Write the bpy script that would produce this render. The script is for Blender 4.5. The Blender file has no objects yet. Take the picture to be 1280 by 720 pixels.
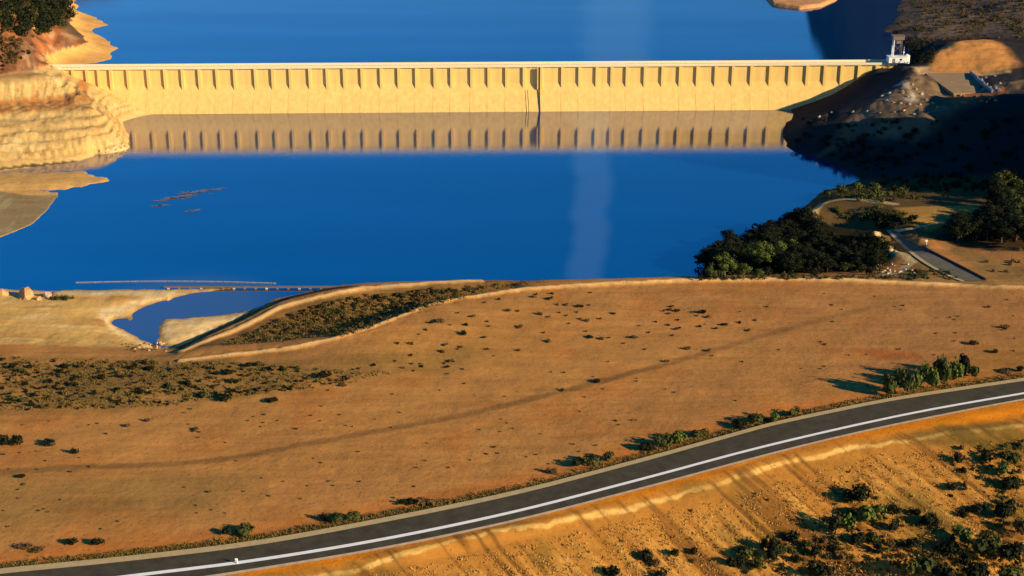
import bpy, bmesh, math, random
import numpy as np
from mathutils import Vector
random.seed(7); rng = np.random.default_rng(11)
C = bpy.context.scene
col = C.collection
# ------------------------------------------------------------------ camera
CAMH = 110.0; PITCH = math.radians(20); F = 1800.0
cp, sp = math.cos(PITCH), math.sin(PITCH)
cam_d = bpy.data.cameras.new('camera'); cam = bpy.data.objects.new('camera', cam_d); col.objects.link(cam)
cam.location = (0, 0, CAMH); cam.rotation_euler = (math.radians(90) - PITCH, 0, 0)
cam_d.sensor_width = 36; cam_d.lens = 36 * F / 1280; cam_d.clip_end = 20000; cam_d.clip_start = 1
C.camera = cam

def P(u, v, z=0.0):
    """photo pixel -> world point on the level z"""
    a = (u - 640) / F; b = (360 - v) / F
    d = (a, cp + b * sp, -sp + b * cp)
    t = (z - CAMH) / d[2]
    return (d[0] * t, d[1] * t)
def proj(X, Y, Z):
    D = Y * cp + (CAMH - Z) * sp
    return 640 + F * X / D, 360 - F * (Y * sp - (CAMH - Z) * cp) / D

# ------------------------------------------------------------------ noise
def _h(ix, iy, s):
    n = (ix * 374761393 + iy * 668265263 + s * 974711) & 0x7fffffff
    n = ((n ^ (n >> 13)) * 1274126177) & 0x7fffffff
    return ((n ^ (n >> 16)) & 0xffff) / 65535.0
def vnoise(x, y, s=0):
    ix = np.floor(x).astype(np.int64); iy = np.floor(y).astype(np.int64)
    fx = x - ix; fy = y - iy; fx = fx*fx*(3-2*fx); fy = fy*fy*(3-2*fy)
    return (_h(ix,iy,s)*(1-fx)+_h(ix+1,iy,s)*fx)*(1-fy)+(_h(ix,iy+1,s)*(1-fx)+_h(ix+1,iy+1,s)*fx)*fy
def fbm(x, y, s=0, o=4):
    r = 0; a = .5; t = 0
    for k in range(o):
        r = r + a * vnoise(x * 2**k, y * 2**k, s + k); t += a; a *= .5
    return r / t - .5
def sstep(a, b, x):
    t = np.clip((x - a) / (b - a), 0, 1); return t*t*(3-2*t)

# ------------------------------------------------------------------ terrain control lines (pixel, pixel, height)
ZU = 12.5        # level of the upper lake
ZR = 6.0         # level of the road
ctrl = []
def line(pts, step=14):
    for (a, b) in zip(pts[:-1], pts[1:]):
        n = max(1, int(math.hypot(b[0]-a[0], b[1]-a[1]) / step))
        for k in range(n):
            t = k / n; u, v, z = (a[i] + (b[i]-a[i]) * t for i in range(3))
            ctrl.append((*P(u, v, z), z))
    u, v, z = pts[-1]; ctrl.append((*P(u, v, z), z))
def world(pts):
    for p in pts: ctrl.append(p)
road_top = [(-160,738),(-60,722),(0,713),(160,697),(320,677.5),(480,649),(640,616),(800,575),(960,531),(1010,520),(1120,498),(1280,474),(1360,463),(1480,449),(1700,424)]
road_bot = [(-160,790),(-60,772),(0,761),(160,738),(320,714),(480,687),(640,653.5),(800,613),(960,570),(1070,543),(1180,520),(1280,501),(1360,488),(1480,472),(1700,445)]
white_l  = [(-160,774),(-60,755),(0,744),(170,721),(320,702),(480,675.5),(640,642),(800,601),(960,558.5),(1130,520),(1280,493),(1360,480),(1480,465),(1700,439)]
white_l[0:3] = [(-160,766),(-60,750),(0,742)]
line([(u, v, ZR) for u, v in road_top], 22); line([(u, v, ZR) for u, v in road_bot], 22)
line([(u, v-5, ZR-.15) for u, v in road_top], 30); line([(u, v-14, ZR-.1) for u, v in road_top], 40)
line([(u, v+3, ZR-.35) for u, v in road_bot], 30)
# ledge and slope below the road
ledge = [(200,756),(420,722),(500,700),(600,674),(700,656),(800,635),(880,612),(930,597),(960,586),(1050,565),(1130,553),(1200,543),(1280,532),(1400,515)]
line([(u, v, ZR-.6) for u, v in ledge], 20)
line([(u, v+6, ZR-.95) for u, v in ledge], 26)
line([(500,760,3.2),(700,720,2.2),(900,665,2.6),(1060,625,2.6),(1280,590,2.8),(1400,575,2.8)], 40)
line([(600,800,.5),(800,760,0),(1000,710,0),(1280,655,0),(1400,640,0)], 60)
line([(1000,800,-2.5),(1280,720,-2.5),(1450,700,-2.5)], 60)
line([(-200,850,3),(200,850,2),(600,900,-1),(1100,900,-5),(1500,850,-5)], 120)
# plain between road and berm
line([(-160,600,5.6),(0,590,5.6),(250,578,5.4),(440,545,5.3),(700,490,5.2),(870,440,5.2),(1095,382,5.3),(1280,420,5.8),(1400,420,6)], 45)
line([(-160,650,5.8),(0,645,5.8),(300,620,5.7),(600,560,5.5),(900,480,5.5),(1200,430,5.6)], 60)
line([(-160,520,4.6),(0,515,4.6),(200,515,4.7),(400,495,5.0),(600,440,5.2),(800,400,5.4),(1000,380,5.4),(1200,380,5.4)], 60)
line([(-160,470,3.6),(0,468,3.6),(150,470,3.9),(300,465,4.7)], 50)
crest2 = [(225,441,4.2),(300,437,4.9),(370,432,5.5),(420,425,6.2),(465,413,6.6),(500,398,6.6),(530,385,6.3),(565,375,6.0),(600,369,5.7),(650,361,5.7),(700,357,5.6),(780,352,5.6),(860,349,5.6),(1000,348,5.6),(1080,350,5.6),(1140,353,5.6),(1200,356,5.7),(1280,361,5.9),(1400,367,6)]
line(crest2, 12)
line([(u, v+4, z-.25) for u, v, z in crest2], 20)
# scrub basin behind the second berm
line([(300,427,2.6),(370,418,1.9),(420,406,1.4),(455,394,1.3),(490,382,1.6),(530,374,2.4),(580,368,3.2),(640,361,3.8)], 12)
line([(300,415,2.3),(350,398,2.2),(400,385,2.4),(460,374,2.6),(540,366,3.2),(620,358,4)], 20)
crest1 = [(226,439,3.2),(260,420,2.5),(300,402,2.4),(350,378,2.6),(400,368,3.3),(450,361,3.8),(500,358,4),(600,354,4.4),(700,350,4.8),(860,345,5)]
line(crest1, 12)
# left sand flat, river and lake shore
line([(-160,432,2.2),(0,430,2.2),(100,430,2.0),(160,432,1.8),(215,440,2.6)], 25)
line([(-160,400,1.3),(0,398,1.3),(80,398,1.1),(130,402,.7)], 30)
line([(-160,375,.7),(0,372,.7),(80,374,.7),(150,376,.7),(210,372,.5)], 25)
line([(-160,363,0.05),(0,361,0.05),(95,364,0.05),(200,362,0.05),(288,361,0.05)], 16)
line([(-160,358,-1),(0,356,-1),(95,358,-1),(200,357,-1),(300,356,-1)], 20)
inlet = [(140,405),(152,398),(170,403),(165,397),(170,388),(200,377),(240,367),(288,361.5),(340,350),(470,346),(455,357),(400,362),(345,374),(325,384),(300,391),(250,396),(207,399),(197,409),(200,424),(212,434),(200,436),(178,425),(160,415)]
line([(u, v, 0.0) for u, v in inlet[:9]], 7); line([(u, v, 0.0) for u, v in inlet[11:]+inlet[:1]], 7)
line([(155,405,-.8),(180,412,-1),(185,395,-1),(200,386,-1),(240,379,-1.2),(300,372,-1.3),(350,365,-1.3)], 10)
line([(190,422,-.7),(187,405,-1),(195,392,-1)], 8)
line([(210,410,.5),(240,405,.6),(290,398,.5)], 12); line([(215,425,.4),(250,414,.5),(290,404,.5)], 12)
line([(217,434,.2),(255,417,.1),(295,400,.1),(335,383,.1)], 9)
line([(300,393,.6),(320,387,.6)], 8)
# far side of the berms: down to the lake
for u in range(460, 880, 30):
    x, y = P(u, 352, 3.5); ctrl += [(x, y + 9, 0.0), (x, y + 16, -2.0)]
# middle of the lower lake
for u in range(-160, 1000, 80):
    for v in (330, 290, 250, 210, 180, 155):
        if u < 60 and v < 320: continue
        if u < 200 and v < 260: continue
        if u > 820 and v > 235: continue
        if u > 920 and v < 200: continue
        ctrl.append((*P(u, v, 0), -5))
# left shore: beach, cliff
beach = [(-160,246),(0,238.5),(30,243),(75,243.5),(95,238),(110,232),(158,221.5),(125,220.5),(110,219.5),(106,214),(105,200)]
line([(u, v, 0.0) for u, v in beach], 8)
line([(-160,258,-2.5),(0,252,-2.5),(75,254,-2.5),(120,243,-2.5),(175,226,-2.5)], 20)
line([(-160,234,.4),(0,231,.4),(30,234,.35),(60,236,.3),(85,233,.3),(105,228,.3),(130,223,.2)], 10)
line([(-160,225,.6),(0,222,.6),(60,220,.6),(95,218,.4)], 16)
cl0 = [(-160,226),(0,212),(60,206),(95,201),(105,197.5),(125,193),(157,187),(159,172),(152,152)]
line([(u, v, 0.15) for u, v in cl0], 7)
line([(122,199,-1.5),(118,210,-1.5),(150,203,-2.5),(175,195,-2.5),(175,165,-3)], 10)
line([(-160,208,3.2),(0,191,3.2),(60,186,3.2),(100,181,3.2),(135,176,3.2),(150,171,3.0),(153,160,2)], 9)
line([(-160,186,6.2),(0,169,6.2),(60,165,6.2),(100,161,6.2),(130,157,6.1),(143,154,5)], 9)
line([(-160,160,9.0),(0,143,9.0),(50,138,9),(90,136,9),(115,137,8.8),(128,141,8)], 9)
line([(-160,153,9.5),(0,136,9.6),(50,131,9.6),(85,129,9.6),(108,130,9.4)], 9)
line([(-160,150,9.6),(0,128,10.0),(50,124,10.0),(80,121,10.2)], 9)
line([(-160,120,15.5),(0,102,15.2),(40,99,15.2),(68,96,15),(76,103,13),(95,112,11.3),(112,123,10)], 9)
line([(-160,112,16.2),(0,93,16.0),(45,88,15.6),(66,85,15.2)], 12)
line([(-160,70,24),(0,60,22),(20,62,21),(40,72,18.5),(55,78,16.5),(66,82,15.2)], 10)
line([(-160,20,36),(0,35,27),(30,42,24),(50,52,20),(64,62,16.5)], 12)
line([(-160,-30,44),(0,0,34),(40,5,28),(80,20,18),(92,33,14.5)], 14)
line([(-160,-70,50),(0,-60,40),(60,-50,28)], 30)
up_sh = [(66,83),(95,80.5),(120,79),(140,74),(143,70),(138,67),(151,60),(140,52),(118,40),(117,36),(138,31),(120,22),(92,12),(90,0),(88,-30),(80,-60)]
line([(u, v, ZU) for u, v in up_sh], 7)
line([(u, v, ZU + 1.1) for u, v in [(70,76),(85,70),(110,66),(125,60),(110,48),(98,38),(105,30),(90,22),(84,0)]], 9)
# bed of the upper lake
for u in range(180, 990, 70):
    for v in (66, 40, 15, -10, -40):
        ctrl.append((*P(u, v, ZU), ZU - 6))
for u, v in [(165,70),(165,55),(150,42),(155,28),(130,12),(115,0),(110,-30)]: ctrl.append((*P(u, v, ZU), ZU - 2.5))
# right shore, nose under the dam
nose = [(990,150),(980,160),(979,170),(983,182),(990,187),(1010,193),(1040,204),(1060,213),(1078,224)]
line([(u, v, 0.1) for u, v in nose], 8)
line([(955,150,-3),(955,180,-3),(985,203,-3),(1020,215,-3),(1045,228,-2.5)], 14)
sil = [(1097,85,13.2),(1075,95,8.8),(1060,103,6.8),(1040,116,4.4),(1020,130,2.4),(1000,143,.9),(985,152,.3)]
line(sil, 9)
line([(1110,90,12.2),(1090,110,9.5),(1070,124,7.4),(1045,138,5.4)], 9)
line([(1020,146,7.2),(1060,134,10.2),(1100,137,11.6),(1150,144,12),(1215,132,14),(1280,118,16),(1400,100,18)], 12)
line([(1035,150,6.3),(1060,142,9),(1100,146,10.4),(1150,152,11),(1215,141,12.6),(1280,128,14.5),(1400,112,16)], 16)
line([(1030,185,1.3),(1070,196,1.6),(1110,205,1.4),(1180,210,1.4),(1280,212,2),(1400,210,4)], 18)
line([(1015,165,4.5),(1060,165,6.5),(1110,170,6.8),(1180,172,7),(1280,165,8.5),(1400,160,10)], 20)
line([(1112,124,13.6),(1124,115,14.5),(1136,104,15.5),(1147,92,16),(1144,85,15.6)], 7)
line([(1165,118,13),(1190,125,13.2),(1230,121,14)], 12)
line([(1158,92,15.2),(1200,92,15.2),(1230,92,15.4),(1280,95,15.8),(1400,90,17.2)], 12)
line([(1130,82.5,15.3),(1160,82.5,15.4),(1215,83,15.4),(1262,84,16)], 12)
line([(1165,82,15.5),(1168,66,17.6),(1195,55,18.8),(1225,53,19),(1250,62,18.4),(1268,74,17)], 8)
line([(1270,86,16.4),(1290,72,17),(1400,60,19)], 14)
line([(1185,70,17.4),(1220,68,17.6),(1245,74,17)], 12)
line([(1150,80,14),(1152,66,13.2),(1128,52,13),(1108,37,13),(1122,22,13),(1132,0,13),(1140,-30,13)], 9)
line([(1138,78,ZU-1),(1130,64,ZU-1.5),(1105,50,ZU-2),(1090,37,ZU-2),(1100,20,ZU-2),(1110,0,ZU-2),(1115,-30,ZU-2)], 14)
for u in range(1010, 1090, 25):
    for v in (68, 45, 25): ctrl.append((*P(u, v, ZU), ZU - 4))
line([(1160,60,15.2),(1150,40,14.8),(1165,20,15),(1180,0,15.6),(1190,-30,16.5)], 14)
line([(1280,50,17),(1280,25,18.5),(1280,0,20.5),(1280,-40,23),(1420,0,25),(1420,50,20)], 16)
line([(1215,40,16),(1220,15,17),(1230,-20,18.5)], 18)
# headland with the loop track
hsh = [(872,349),(880,330),(900,312),(940,296),(980,276),(1012,254),(1026,240),(1050,233),(1078,226)]
line([(u, v, 0.0) for u, v in hsh], 9)
line([(u-22, v-9, -2.2) for u, v in hsh[:-2]], 20)
line([(1075,226,.3),(1110,222,.6),(1180,222,1),(1280,222,2),(1400,220,4)], 20)
line([(1045,242,2.2),(1080,240,2.2),(1130,240,2.4),(1200,238,2.6),(1280,238,3)], 18)
line([(1015,262,3.6),(1020,272,3.8),(1045,283,4.2),(1085,288,4.6),(1100,288,5)], 9)
line([(1030,252,3.8),(1060,250,4.0),(1110,255,4.6),(1135,258,5),(1220,257,5.2)], 10)
line([(1105,272,4.6),(1135,285,5.2),(1180,275,5.5),(1225,262,5.4)], 12)
lane_l = [(1095,287),(1108,301),(1124,316),(1141,327)]
line([(u, v, 5.5) for u, v in lane_l], 7)
line([(1141,327,5.4),(1125,337,4.6),(1100,342,4.2),(1020,344,3.8),(950,345,3.6)], 9)
line([(1125,327,1.6),(1105,312,1.4),(1088,298,1.3),(1060,294,1.2),(1020,286,.9),(1000,270,.5)], 10)
line([(1100,330,1.4),(1040,333,1.4),(960,335,1.3),(900,335,1.0)], 16)
line([(1060,310,1.1),(1000,310,1.0),(950,315,.9)], 16)
line([(1140,290,5.2),(1170,315,5.5),(1215,345,5.7)], 12)
line([(1160,290,3.6),(1175,300,4),(1200,325,5.5),(1250,345,5.8)], 12)
line([(1220,280,4.6),(1280,290,5.5),(1400,300,7)], 20)
line([(1280,330,6),(1400,335,8)], 20)
# shade ridge to the right of the view, and distant land
SD = (math.cos(math.radians(30)), -math.sin(math.radians(30)))   # horizontal direction towards the sun
world([(x, y, z) for x in (-500, -700) for y in (120, 300, 450, 600) for z in (14 + (y > 400) * 26,)])
world([(230,450,15),(300,440,16),(400,450,18),(220,480,15),(300,500,15),(400,520,16),(230,520,16),(260,560,24),(400,580,24),(260,640,30),(400,680,30),(600,500,20)])
world([(500, 150, 0), (600, 300, 20), (600, 700, 40), (-900, 900, 90), (-300, 900, 60), (-420, 1300, 90)])

ctrl = np.array(ctrl, float)
# merge near duplicates
key = np.round(ctrl[:, :2] / 0.6).astype(int); _, idx = np.unique(key, axis=0, return_index=True)
ctrl = ctrl[idx]
# work in a space where far distances are compressed, so steep far detail keeps its weight
def warp(X, Y):
    D = Y * cp + CAMH * sp
    return X / D * 500, np.log(np.maximum(D, 20)) * 520
cx, cy = warp(ctrl[:, 0], ctrl[:, 1])
N = len(ctrl)
def phi(r): return r
A = np.zeros((N + 3, N + 3)); d = np.hypot(cx[:, None] - cx, cy[:, None] - cy)
A[:N, :N] = phi(d); A[:N, N] = 1; A[:N, N+1] = cx; A[:N, N+2] = cy; A[N:, :N] = A[:N, N:].T
A[:N, :N] -= np.eye(N) * .15
W = np.linalg.solve(A, np.r_[ctrl[:, 2], 0, 0, 0])
print('control points', N)
def rbf(X, Y):
    wx, wy = warp(X, Y); shp = wx.shape; wx = wx.ravel().astype(np.float32); wy = wy.ravel().astype(np.float32)
    out = np.empty(wx.shape, np.float32); w = W[:N].astype(np.float32); a = cx.astype(np.float32); b = cy.astype(np.float32)
    for i in range(0, len(wx), 20000):
        s = slice(i, i + 20000)
        out[s] = np.sqrt((wx[s, None] - a)**2 + (wy[s, None] - b)**2) @ w
    return (out + W[N] + W[N+1]*wx + W[N+2]*wy).reshape(shp).astype(float)

# ------------------------------------------------------------------ zones on the ground (traced outlines put down on the land)
def poly(pts, z): return np.array([P(u, v, z) for u, v in pts])
def pmask(X, Y, pg, soft=1.0, wob=1.0, s=3):
    """soft inside mask of a world polygon"""
    Xw = X + wob * 2 * fbm(X / 3, Y / 3, s); Yw = Y + wob * 2 * fbm(X / 3, Y / 3, s + 9)
    m = np.zeros(X.shape)
    x0, y0 = pg.min(0) - soft - 3; x1, y1 = pg.max(0) + soft + 3
    sel = (X > x0) & (X < x1) & (Y > y0) & (Y < y1)
    x = Xw[sel]; y = Yw[sel]; ins = np.zeros(x.shape, bool); dist = np.full(x.shape, 1e9)
    n = len(pg)
    for i in range(n):
        ax, ay = pg[i]; bx, by = pg[(i+1) % n]
        c = ((ay > y) != (by > y))
        with np.errstate(divide='ignore', invalid='ignore'):
            xi = ax + (y - ay) / (by - ay + 1e-12) * (bx - ax)
        ins ^= c & (x < xi)
        dx, dy = bx-ax, by-ay; t = np.clip(((x-ax)*dx+(y-ay)*dy)/(dx*dx+dy*dy+1e-9), 0, 1)
        dist = np.minimum(dist, np.hypot(x-ax-t*dx, y-ay-t*dy))
    m[sel] = sstep(-soft, soft, np.where(ins, dist, -dist))
    return m
def lmask(X, Y, pts, z, w, soft, wob=.5):
    """soft mask along a polyline"""
    q = [P(u, v, z) for u, v in pts]; Xw = X + wob*2*fbm(X/2.5, Y/2.5, 31); Yw = Y + wob*2*fbm(X/2.5, Y/2.5, 41)
    dist = np.full(X.shape, 1e9)
    for (ax, ay), (bx, by) in zip(q[:-1], q[1:]):
        dx, dy = bx-ax, by-ay; t = np.clip(((Xw-ax)*dx+(Yw-ay)*dy)/(dx*dx+dy*dy+1e-9), 0, 1)
        dist = np.minimum(dist, np.hypot(Xw-ax-t*dx, Yw-ay-t*dy))
    return 1 - sstep(w, w + soft, dist)
def dense(pts, k=6):
    """smooth (Catmull-Rom) resampling of a pixel polyline"""
    p = [pts[0]] + list(pts) + [pts[-1]]; out = []
    for i in range(1, len(p) - 2):
        for j in range(k):
            t = j / k; q = []
            for c in range(len(p[0])):
                a, b, e, f = p[i-1][c], p[i][c], p[i+1][c], p[i+2][c]
                q.append(.5*(2*b+(e-a)*t+(2*a-5*b+4*e-f)*t*t+(3*b-a-3*e+f)*t**3))
            out.append(tuple(q))
    out.append(tuple(pts[-1])); return out

# ------------------------------------------------------------------ terrain grid
us = np.r_[-9000, -6000, -4000, -2600, -1800, -1300, -900, -650, -450, -320, -240, -180, -140, np.arange(-110, -30, 6), np.arange(-30, 1312, 1.6), np.arange(1312, 1700, 5), 1730, 1780, 1850, 1950, 2100, 2400, 2800, 3400, 4400, 6000, 9000]
vs_near = np.arange(760, -8, -1.25)
ys = np.array([P(640, v, 3)[1] for v in vs_near])
ys = np.r_[-150, 0, 60, 90, 110, 125, 135, 142, 147, ys[ys > 150], np.geomspace(ys[-1] * 1.008, 1500, 70), 1700, 2000, 2500, 3200, 4500, 6500, 9000]
GY = np.repeat(ys[:, None], len(us), 1)
DD = np.maximum(GY, 60) * cp + (CAMH - 3) * sp
GX = (us[None, :] - 640) / F * DD
def relief(X, Y):
    base = rbf(X, Y)
    z = base.copy()
    # keep far extrapolation tame
    r = np.maximum(np.maximum(np.abs(X) - 420, 0), np.maximum(Y - 950, 0))
    flat = 25 + 30 * fbm(X/400, Y/400, 5)
    z = z + (flat - z) * sstep(0, 500, r)
    z = np.where(Y < 130, np.minimum(z, 2), z)
    # hill on the far shore of the upper lake, right of the view's top
    ang = X / np.maximum(Y, 1)
    hx = np.interp(ang + .03 * fbm(X/30, Y/30, 8), [.172,.195,.208,.234,.27,.45,.9], [0,22,48,76,100,140,160]); hy = sstep(708, 770, Y)
    z = np.where(Y > 690, np.maximum(z, ZU - 4 + hx * hy), z)
    # open upper lake continues to the far mountains
    lake = (1 - sstep(.15, .17, ang)) * sstep(-.27, -.24, ang) * sstep(600, 700, Y) * (1 - sstep(2600, 3600, Y))
    z = z * (1 - lake) + (ZU - 8) * lake
    far = sstep(3000, 5200, Y); z = z + far * (220 + 260 * fbm(X/900, Y/900, 6))
    # tip of land at the top right
    tip = pmask(X, Y, poly([(950,-4),(962,8),(1000,13),(1030,9),(1050,0),(1046,-30),(950,-30)], ZU), 2.5, .3)
    z = np.where(Y > 590, z * (1 - tip) + np.maximum(z, ZU + 1.2 + 3*sstep(690,730,Y)) * tip, z)
    # unseen ridges added on the right to shade the slope under the dam
    s = X * SD[0] + Y * SD[1]; n = -X * SD[1] + Y * SD[0]
    edge = X - (.3556 * (Y * cp + 36) )
    rid = sstep(372, 384, n + 3*fbm(X/15, Y/15, 77)) * (1 - sstep(416, 432, n)) * sstep(4, 34, edge) * (1 - sstep(150, 260, edge))
    z = z + rid * (46 + 8 * fbm(X/25, Y/25, 12))
    rid2 = sstep(415, 425, n) * (1 - sstep(446, 462, n + 4*fbm(X/12, Y/12, 78))) * sstep(2, 22, edge) * (1 - sstep(80, 160, edge))
    z = np.where(rid2 > .02, np.maximum(z, rid2 * (31 + 5*fbm(X/14, Y/14, 13))), z)
    # rough detail, none on water beds, little on the road strip
    ut = [float(q) for q in range(-160, 1741, 60)]; T_, B_ = zip(*road_top), zip(*road_bot); T_ = list(T_); B_ = list(B_)
    rd = lmask(X, Y, [(u, (np.interp(u, T_[0], T_[1]) + np.interp(u, B_[0], B_[1])) / 2) for u in ut], ZR, 5.2, 2.5, 0)
    land = sstep(-.2, .6, z)
    plain = sstep(.4, 2.5, z)
    rough = fbm(X/14, Y/14, 21, 5) * .7 + fbm(X/3.5, Y/3.5, 22, 4) * .22
    up = sstep(ZU + .2, ZU + 2.5, z)
    z = z * (1 - rd) + (ZR + .02) * rd
    sm = pmask(X, Y, poly([(1148,90),(1220,90),(1245,118),(1185,121)], 14.5), 1.5, 0)
    z = z + (rough * plain * (.7 + 2.2 * up)) * (1 - rd) * (1 - sm) * land
    return z
NPG = {}
def zones(X, Y, Z):
    g = {}
    g['slope'] = pmask(X, Y, poly([(u, v) for u, v in ledge] + [(1700,560),(1900,1100),(0,1100)], 4), 1.0, .6)
    g['bank'] = pmask(X, Y, poly([(u, v) for u, v in road_bot] + [(1900,520),(1900,1100),(-400,1100)], ZR), .5, .2)
    g['sand'] = pmask(X, Y, poly([(-400,350),(330,350),(300,396),(226,436),(222,441),(130,441),(0,438),(-400,436)], .8), 1.0, .8)
    g['basin'] = pmask(X, Y, poly([(u, v-1) for u, v, _ in crest2[1:12]] + [(640,352),(500,360),(400,371),(350,382),(300,406),(262,424),(240,436)], 3.4), .8, .6)
    g['scrub'] = pmask(X, Y, poly([(-500,438),(120,446),(260,446),(420,452),(520,445),(640,430),(560,468),(430,480),(300,500),(200,515),(0,518),(-500,520)], 4.2), 5, 3)
    g['crest'] = np.maximum(lmask(X, Y, [(a, b+1) for a, b, _ in crest2], 5.6, .4, .6, .3), lmask(X, Y, [(a, b) for a, b, _ in crest1[:8]], 3.8, .5, .7, .3))
    g['track'] = lmask(X, Y, dense([(-160,600),(0,592),(130,585),(250,578),(350,562),(440,545),(560,522),(640,504),(700,490),(790,466),(870,444),(960,418),(1040,396),(1097,381)], 3), 5.3, .4, 1.1, .5)
    g['cliff'] = pmask(X, Y, poly([(-400,222),(0,213),(105,199),(160,188),(160,150),(128,140),(100,128),(0,134),(-400,140)], 4), 1.0, .3) * (X < 0)
    return g
GZ = relief(GX, GY)

# rock ledges on the left cliff: step the heights
rocky = (GX < -85) & (GY > 385) & (GY < 475)
hs = GZ + 0.9 * fbm(GX/9, GY/9, 51)
step_ = 1.55; fr = hs / step_; fl = np.floor(fr); fr = fr - fl
terr = (fl + sstep(.32, .68, fr)) * step_ - 0.9 * fbm(GX/9, GY/9, 51)
wgt = sstep(.8, 1.6, GZ) * (1 - sstep(13.5, 15, GZ)) * sstep(-85, -95, GX) * sstep(385, 392, GY) * (1 - sstep(462, 474, GY))
GZ = GZ + (terr - GZ) * wgt * .85 + wgt * (1.2 * fbm(GX/2.2, GY/2.2, 53, 4) + 1.5 * fbm(GX/1.1, GY/4.0, 57, 3) * sstep(9.5, 11, GZ)) 
flats = (GX < -20) & (GY > 235) & (GY < 420) & (GZ < 2.2) & (GZ > -1.2)
GZ = GZ + flats * (.26 * fbm(GX/2.4, GY/3.5, 96, 4) + .22 * fbm(GX/8, GY/8, 97, 3))
mz = pmask(GX, GY, poly([(-200,236),(0,232),(76,240),(62,262),(42,281),(0,298),(-200,330)], .1), .7, .2) * (GX < -60)
GZ = np.where((GZ < .1) & (mz > 0), GZ * (1 - mz) + .07 * mz, GZ)
lh = sstep(14.2, 16, GZ) * (GX < -70) * sstep(462, 475, GY)
GZ = GZ + lh * (2.0 * fbm(GX/5, GY/5, 91, 5) + 1.6 * np.abs(fbm(GX/3, GY/9, 92, 4)))
# rubble bench on the right
rb = pmask(GX, GY, poly([(1022,146),(1060,133),(1118,120),(1140,102),(1158,96),(1190,120),(1250,116),(1280,112),(1280,126),(1215,138),(1150,150),(1060,142)], 12.5), 2, 1)
sm_ = pmask(GX, GY, poly([(1148,88),(1222,88),(1246,119),(1183,122)], 14.5), 1.5, 0)
GZ = GZ - sm_ * .35
GZ = GZ + rb * (1 - sm_) * (1.2 * fbm(GX/2.6, GY/2.6, 61, 4) + .9*fbm(GX/7, GY/7, 62))
# rills running down the slope under the road
zn = zones(GX, GY, GZ)
RD = (0.62, -0.785)
a_ = GX * RD[1] - GY * RD[0]; b_ = GX * RD[0] + GY * RD[1]
rill = fbm(a_ / .9, b_ / 14, 71, 3) + .6 * fbm(a_ / 3.0, b_ / 30, 72, 2)
rl_ = 1 - lmask(GX, GY, ledge, 4.4, 2.5, 7, 0)
GZ = GZ + zn['slope'] * rl_ * rill * .8
# low earth rims
GZ = GZ + zn['crest'] * .35
# the surface under the dam stays below the dam's foot (water side)
def grid_lookup(px, py):
    """land point seen at a photo pixel"""
    u = px
    for _ in range(4):
        i = int(np.clip(np.searchsorted(us, u) - 1, 0, len(us) - 2)); t = (u - us[i]) / (us[i+1] - us[i])
        X = GX[:, i]*(1-t) + GX[:, i+1]*t; Y = GY[:, i]; Z = GZ[:, i]*(1-t) + GZ[:, i+1]*t
        Zw = np.where(Y < 470, np.maximum(Z, 0), Z)
        U, V = proj(X, Y, Zw)
        ok = np.where((V[:-1] > py) & (V[1:] <= py) & (Y[:-1] > 100))[0]
        if len(ok) == 0: return None
        j = ok[0]; s = (V[j] - py) / (V[j] - V[j+1])
        x = X[j]*(1-s)+X[j+1]*s; y = Y[j]*(1-s)+Y[j+1]*s; z = Zw[j]*(1-s)+Zw[j+1]*s
        uu = U[j]*(1-s)+U[j+1]*s
        u += px - uu
    return Vector((x, y, z))
def height(x, y):
    j = int(np.clip(np.searchsorted(ys, y) - 1, 0, len(ys) - 2)); t = (y - ys[j]) / (ys[j+1] - ys[j])
    D = (max(y, 60) * cp + (CAMH - 3) * sp); u = 640 + x * F / D
    i = int(np.clip(np.searchsorted(us, u) - 1, 0, len(us) - 2)); s = (u - us[i]) / (us[i+1] - us[i])
    return float((GZ[j, i]*(1-s)+GZ[j, i+1]*s)*(1-t) + (GZ[j+1, i]*(1-s)+GZ[j+1, i+1]*s)*t)

# ------------------------------------------------------------------ ground colours
def mixc(c, m, k): return c + (np.array(k) - c) * m[..., None]
X, Y, Z = GX, GY, GZ
colr = np.tile(np.array([.53, .24, .058]), X.shape + (1,))
n1 = fbm(X/40, Y/25, 81, 4); n2 = fbm(X/9, Y/9, 82, 4)
colr = mixc(colr, sstep(-.1, .3, n1) * .6, (.47, .20, .05))
colr = mixc(colr, sstep(0, .3, n2) * .45, (.56, .19, .035))
# strip by the road, reddish
nr = lmask(X, Y, [(u, v-9) for u, v in road_top], ZR, 1.5, 3.5, 1.2); colr = mixc(colr, nr * .7, (.58, .19, .035))
gr = lmask(X, Y, [(u, v-2) for u, v in road_top], ZR, .35, .5, .2); colr = mixc(colr, gr * .9, (.07, .055, .02))
colr = mixc(colr, np.clip(zn['track'] * (.75 + .7 * np.clip(n2, -.4, .4)), 0, 1), (.26, .125, .035))
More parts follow.
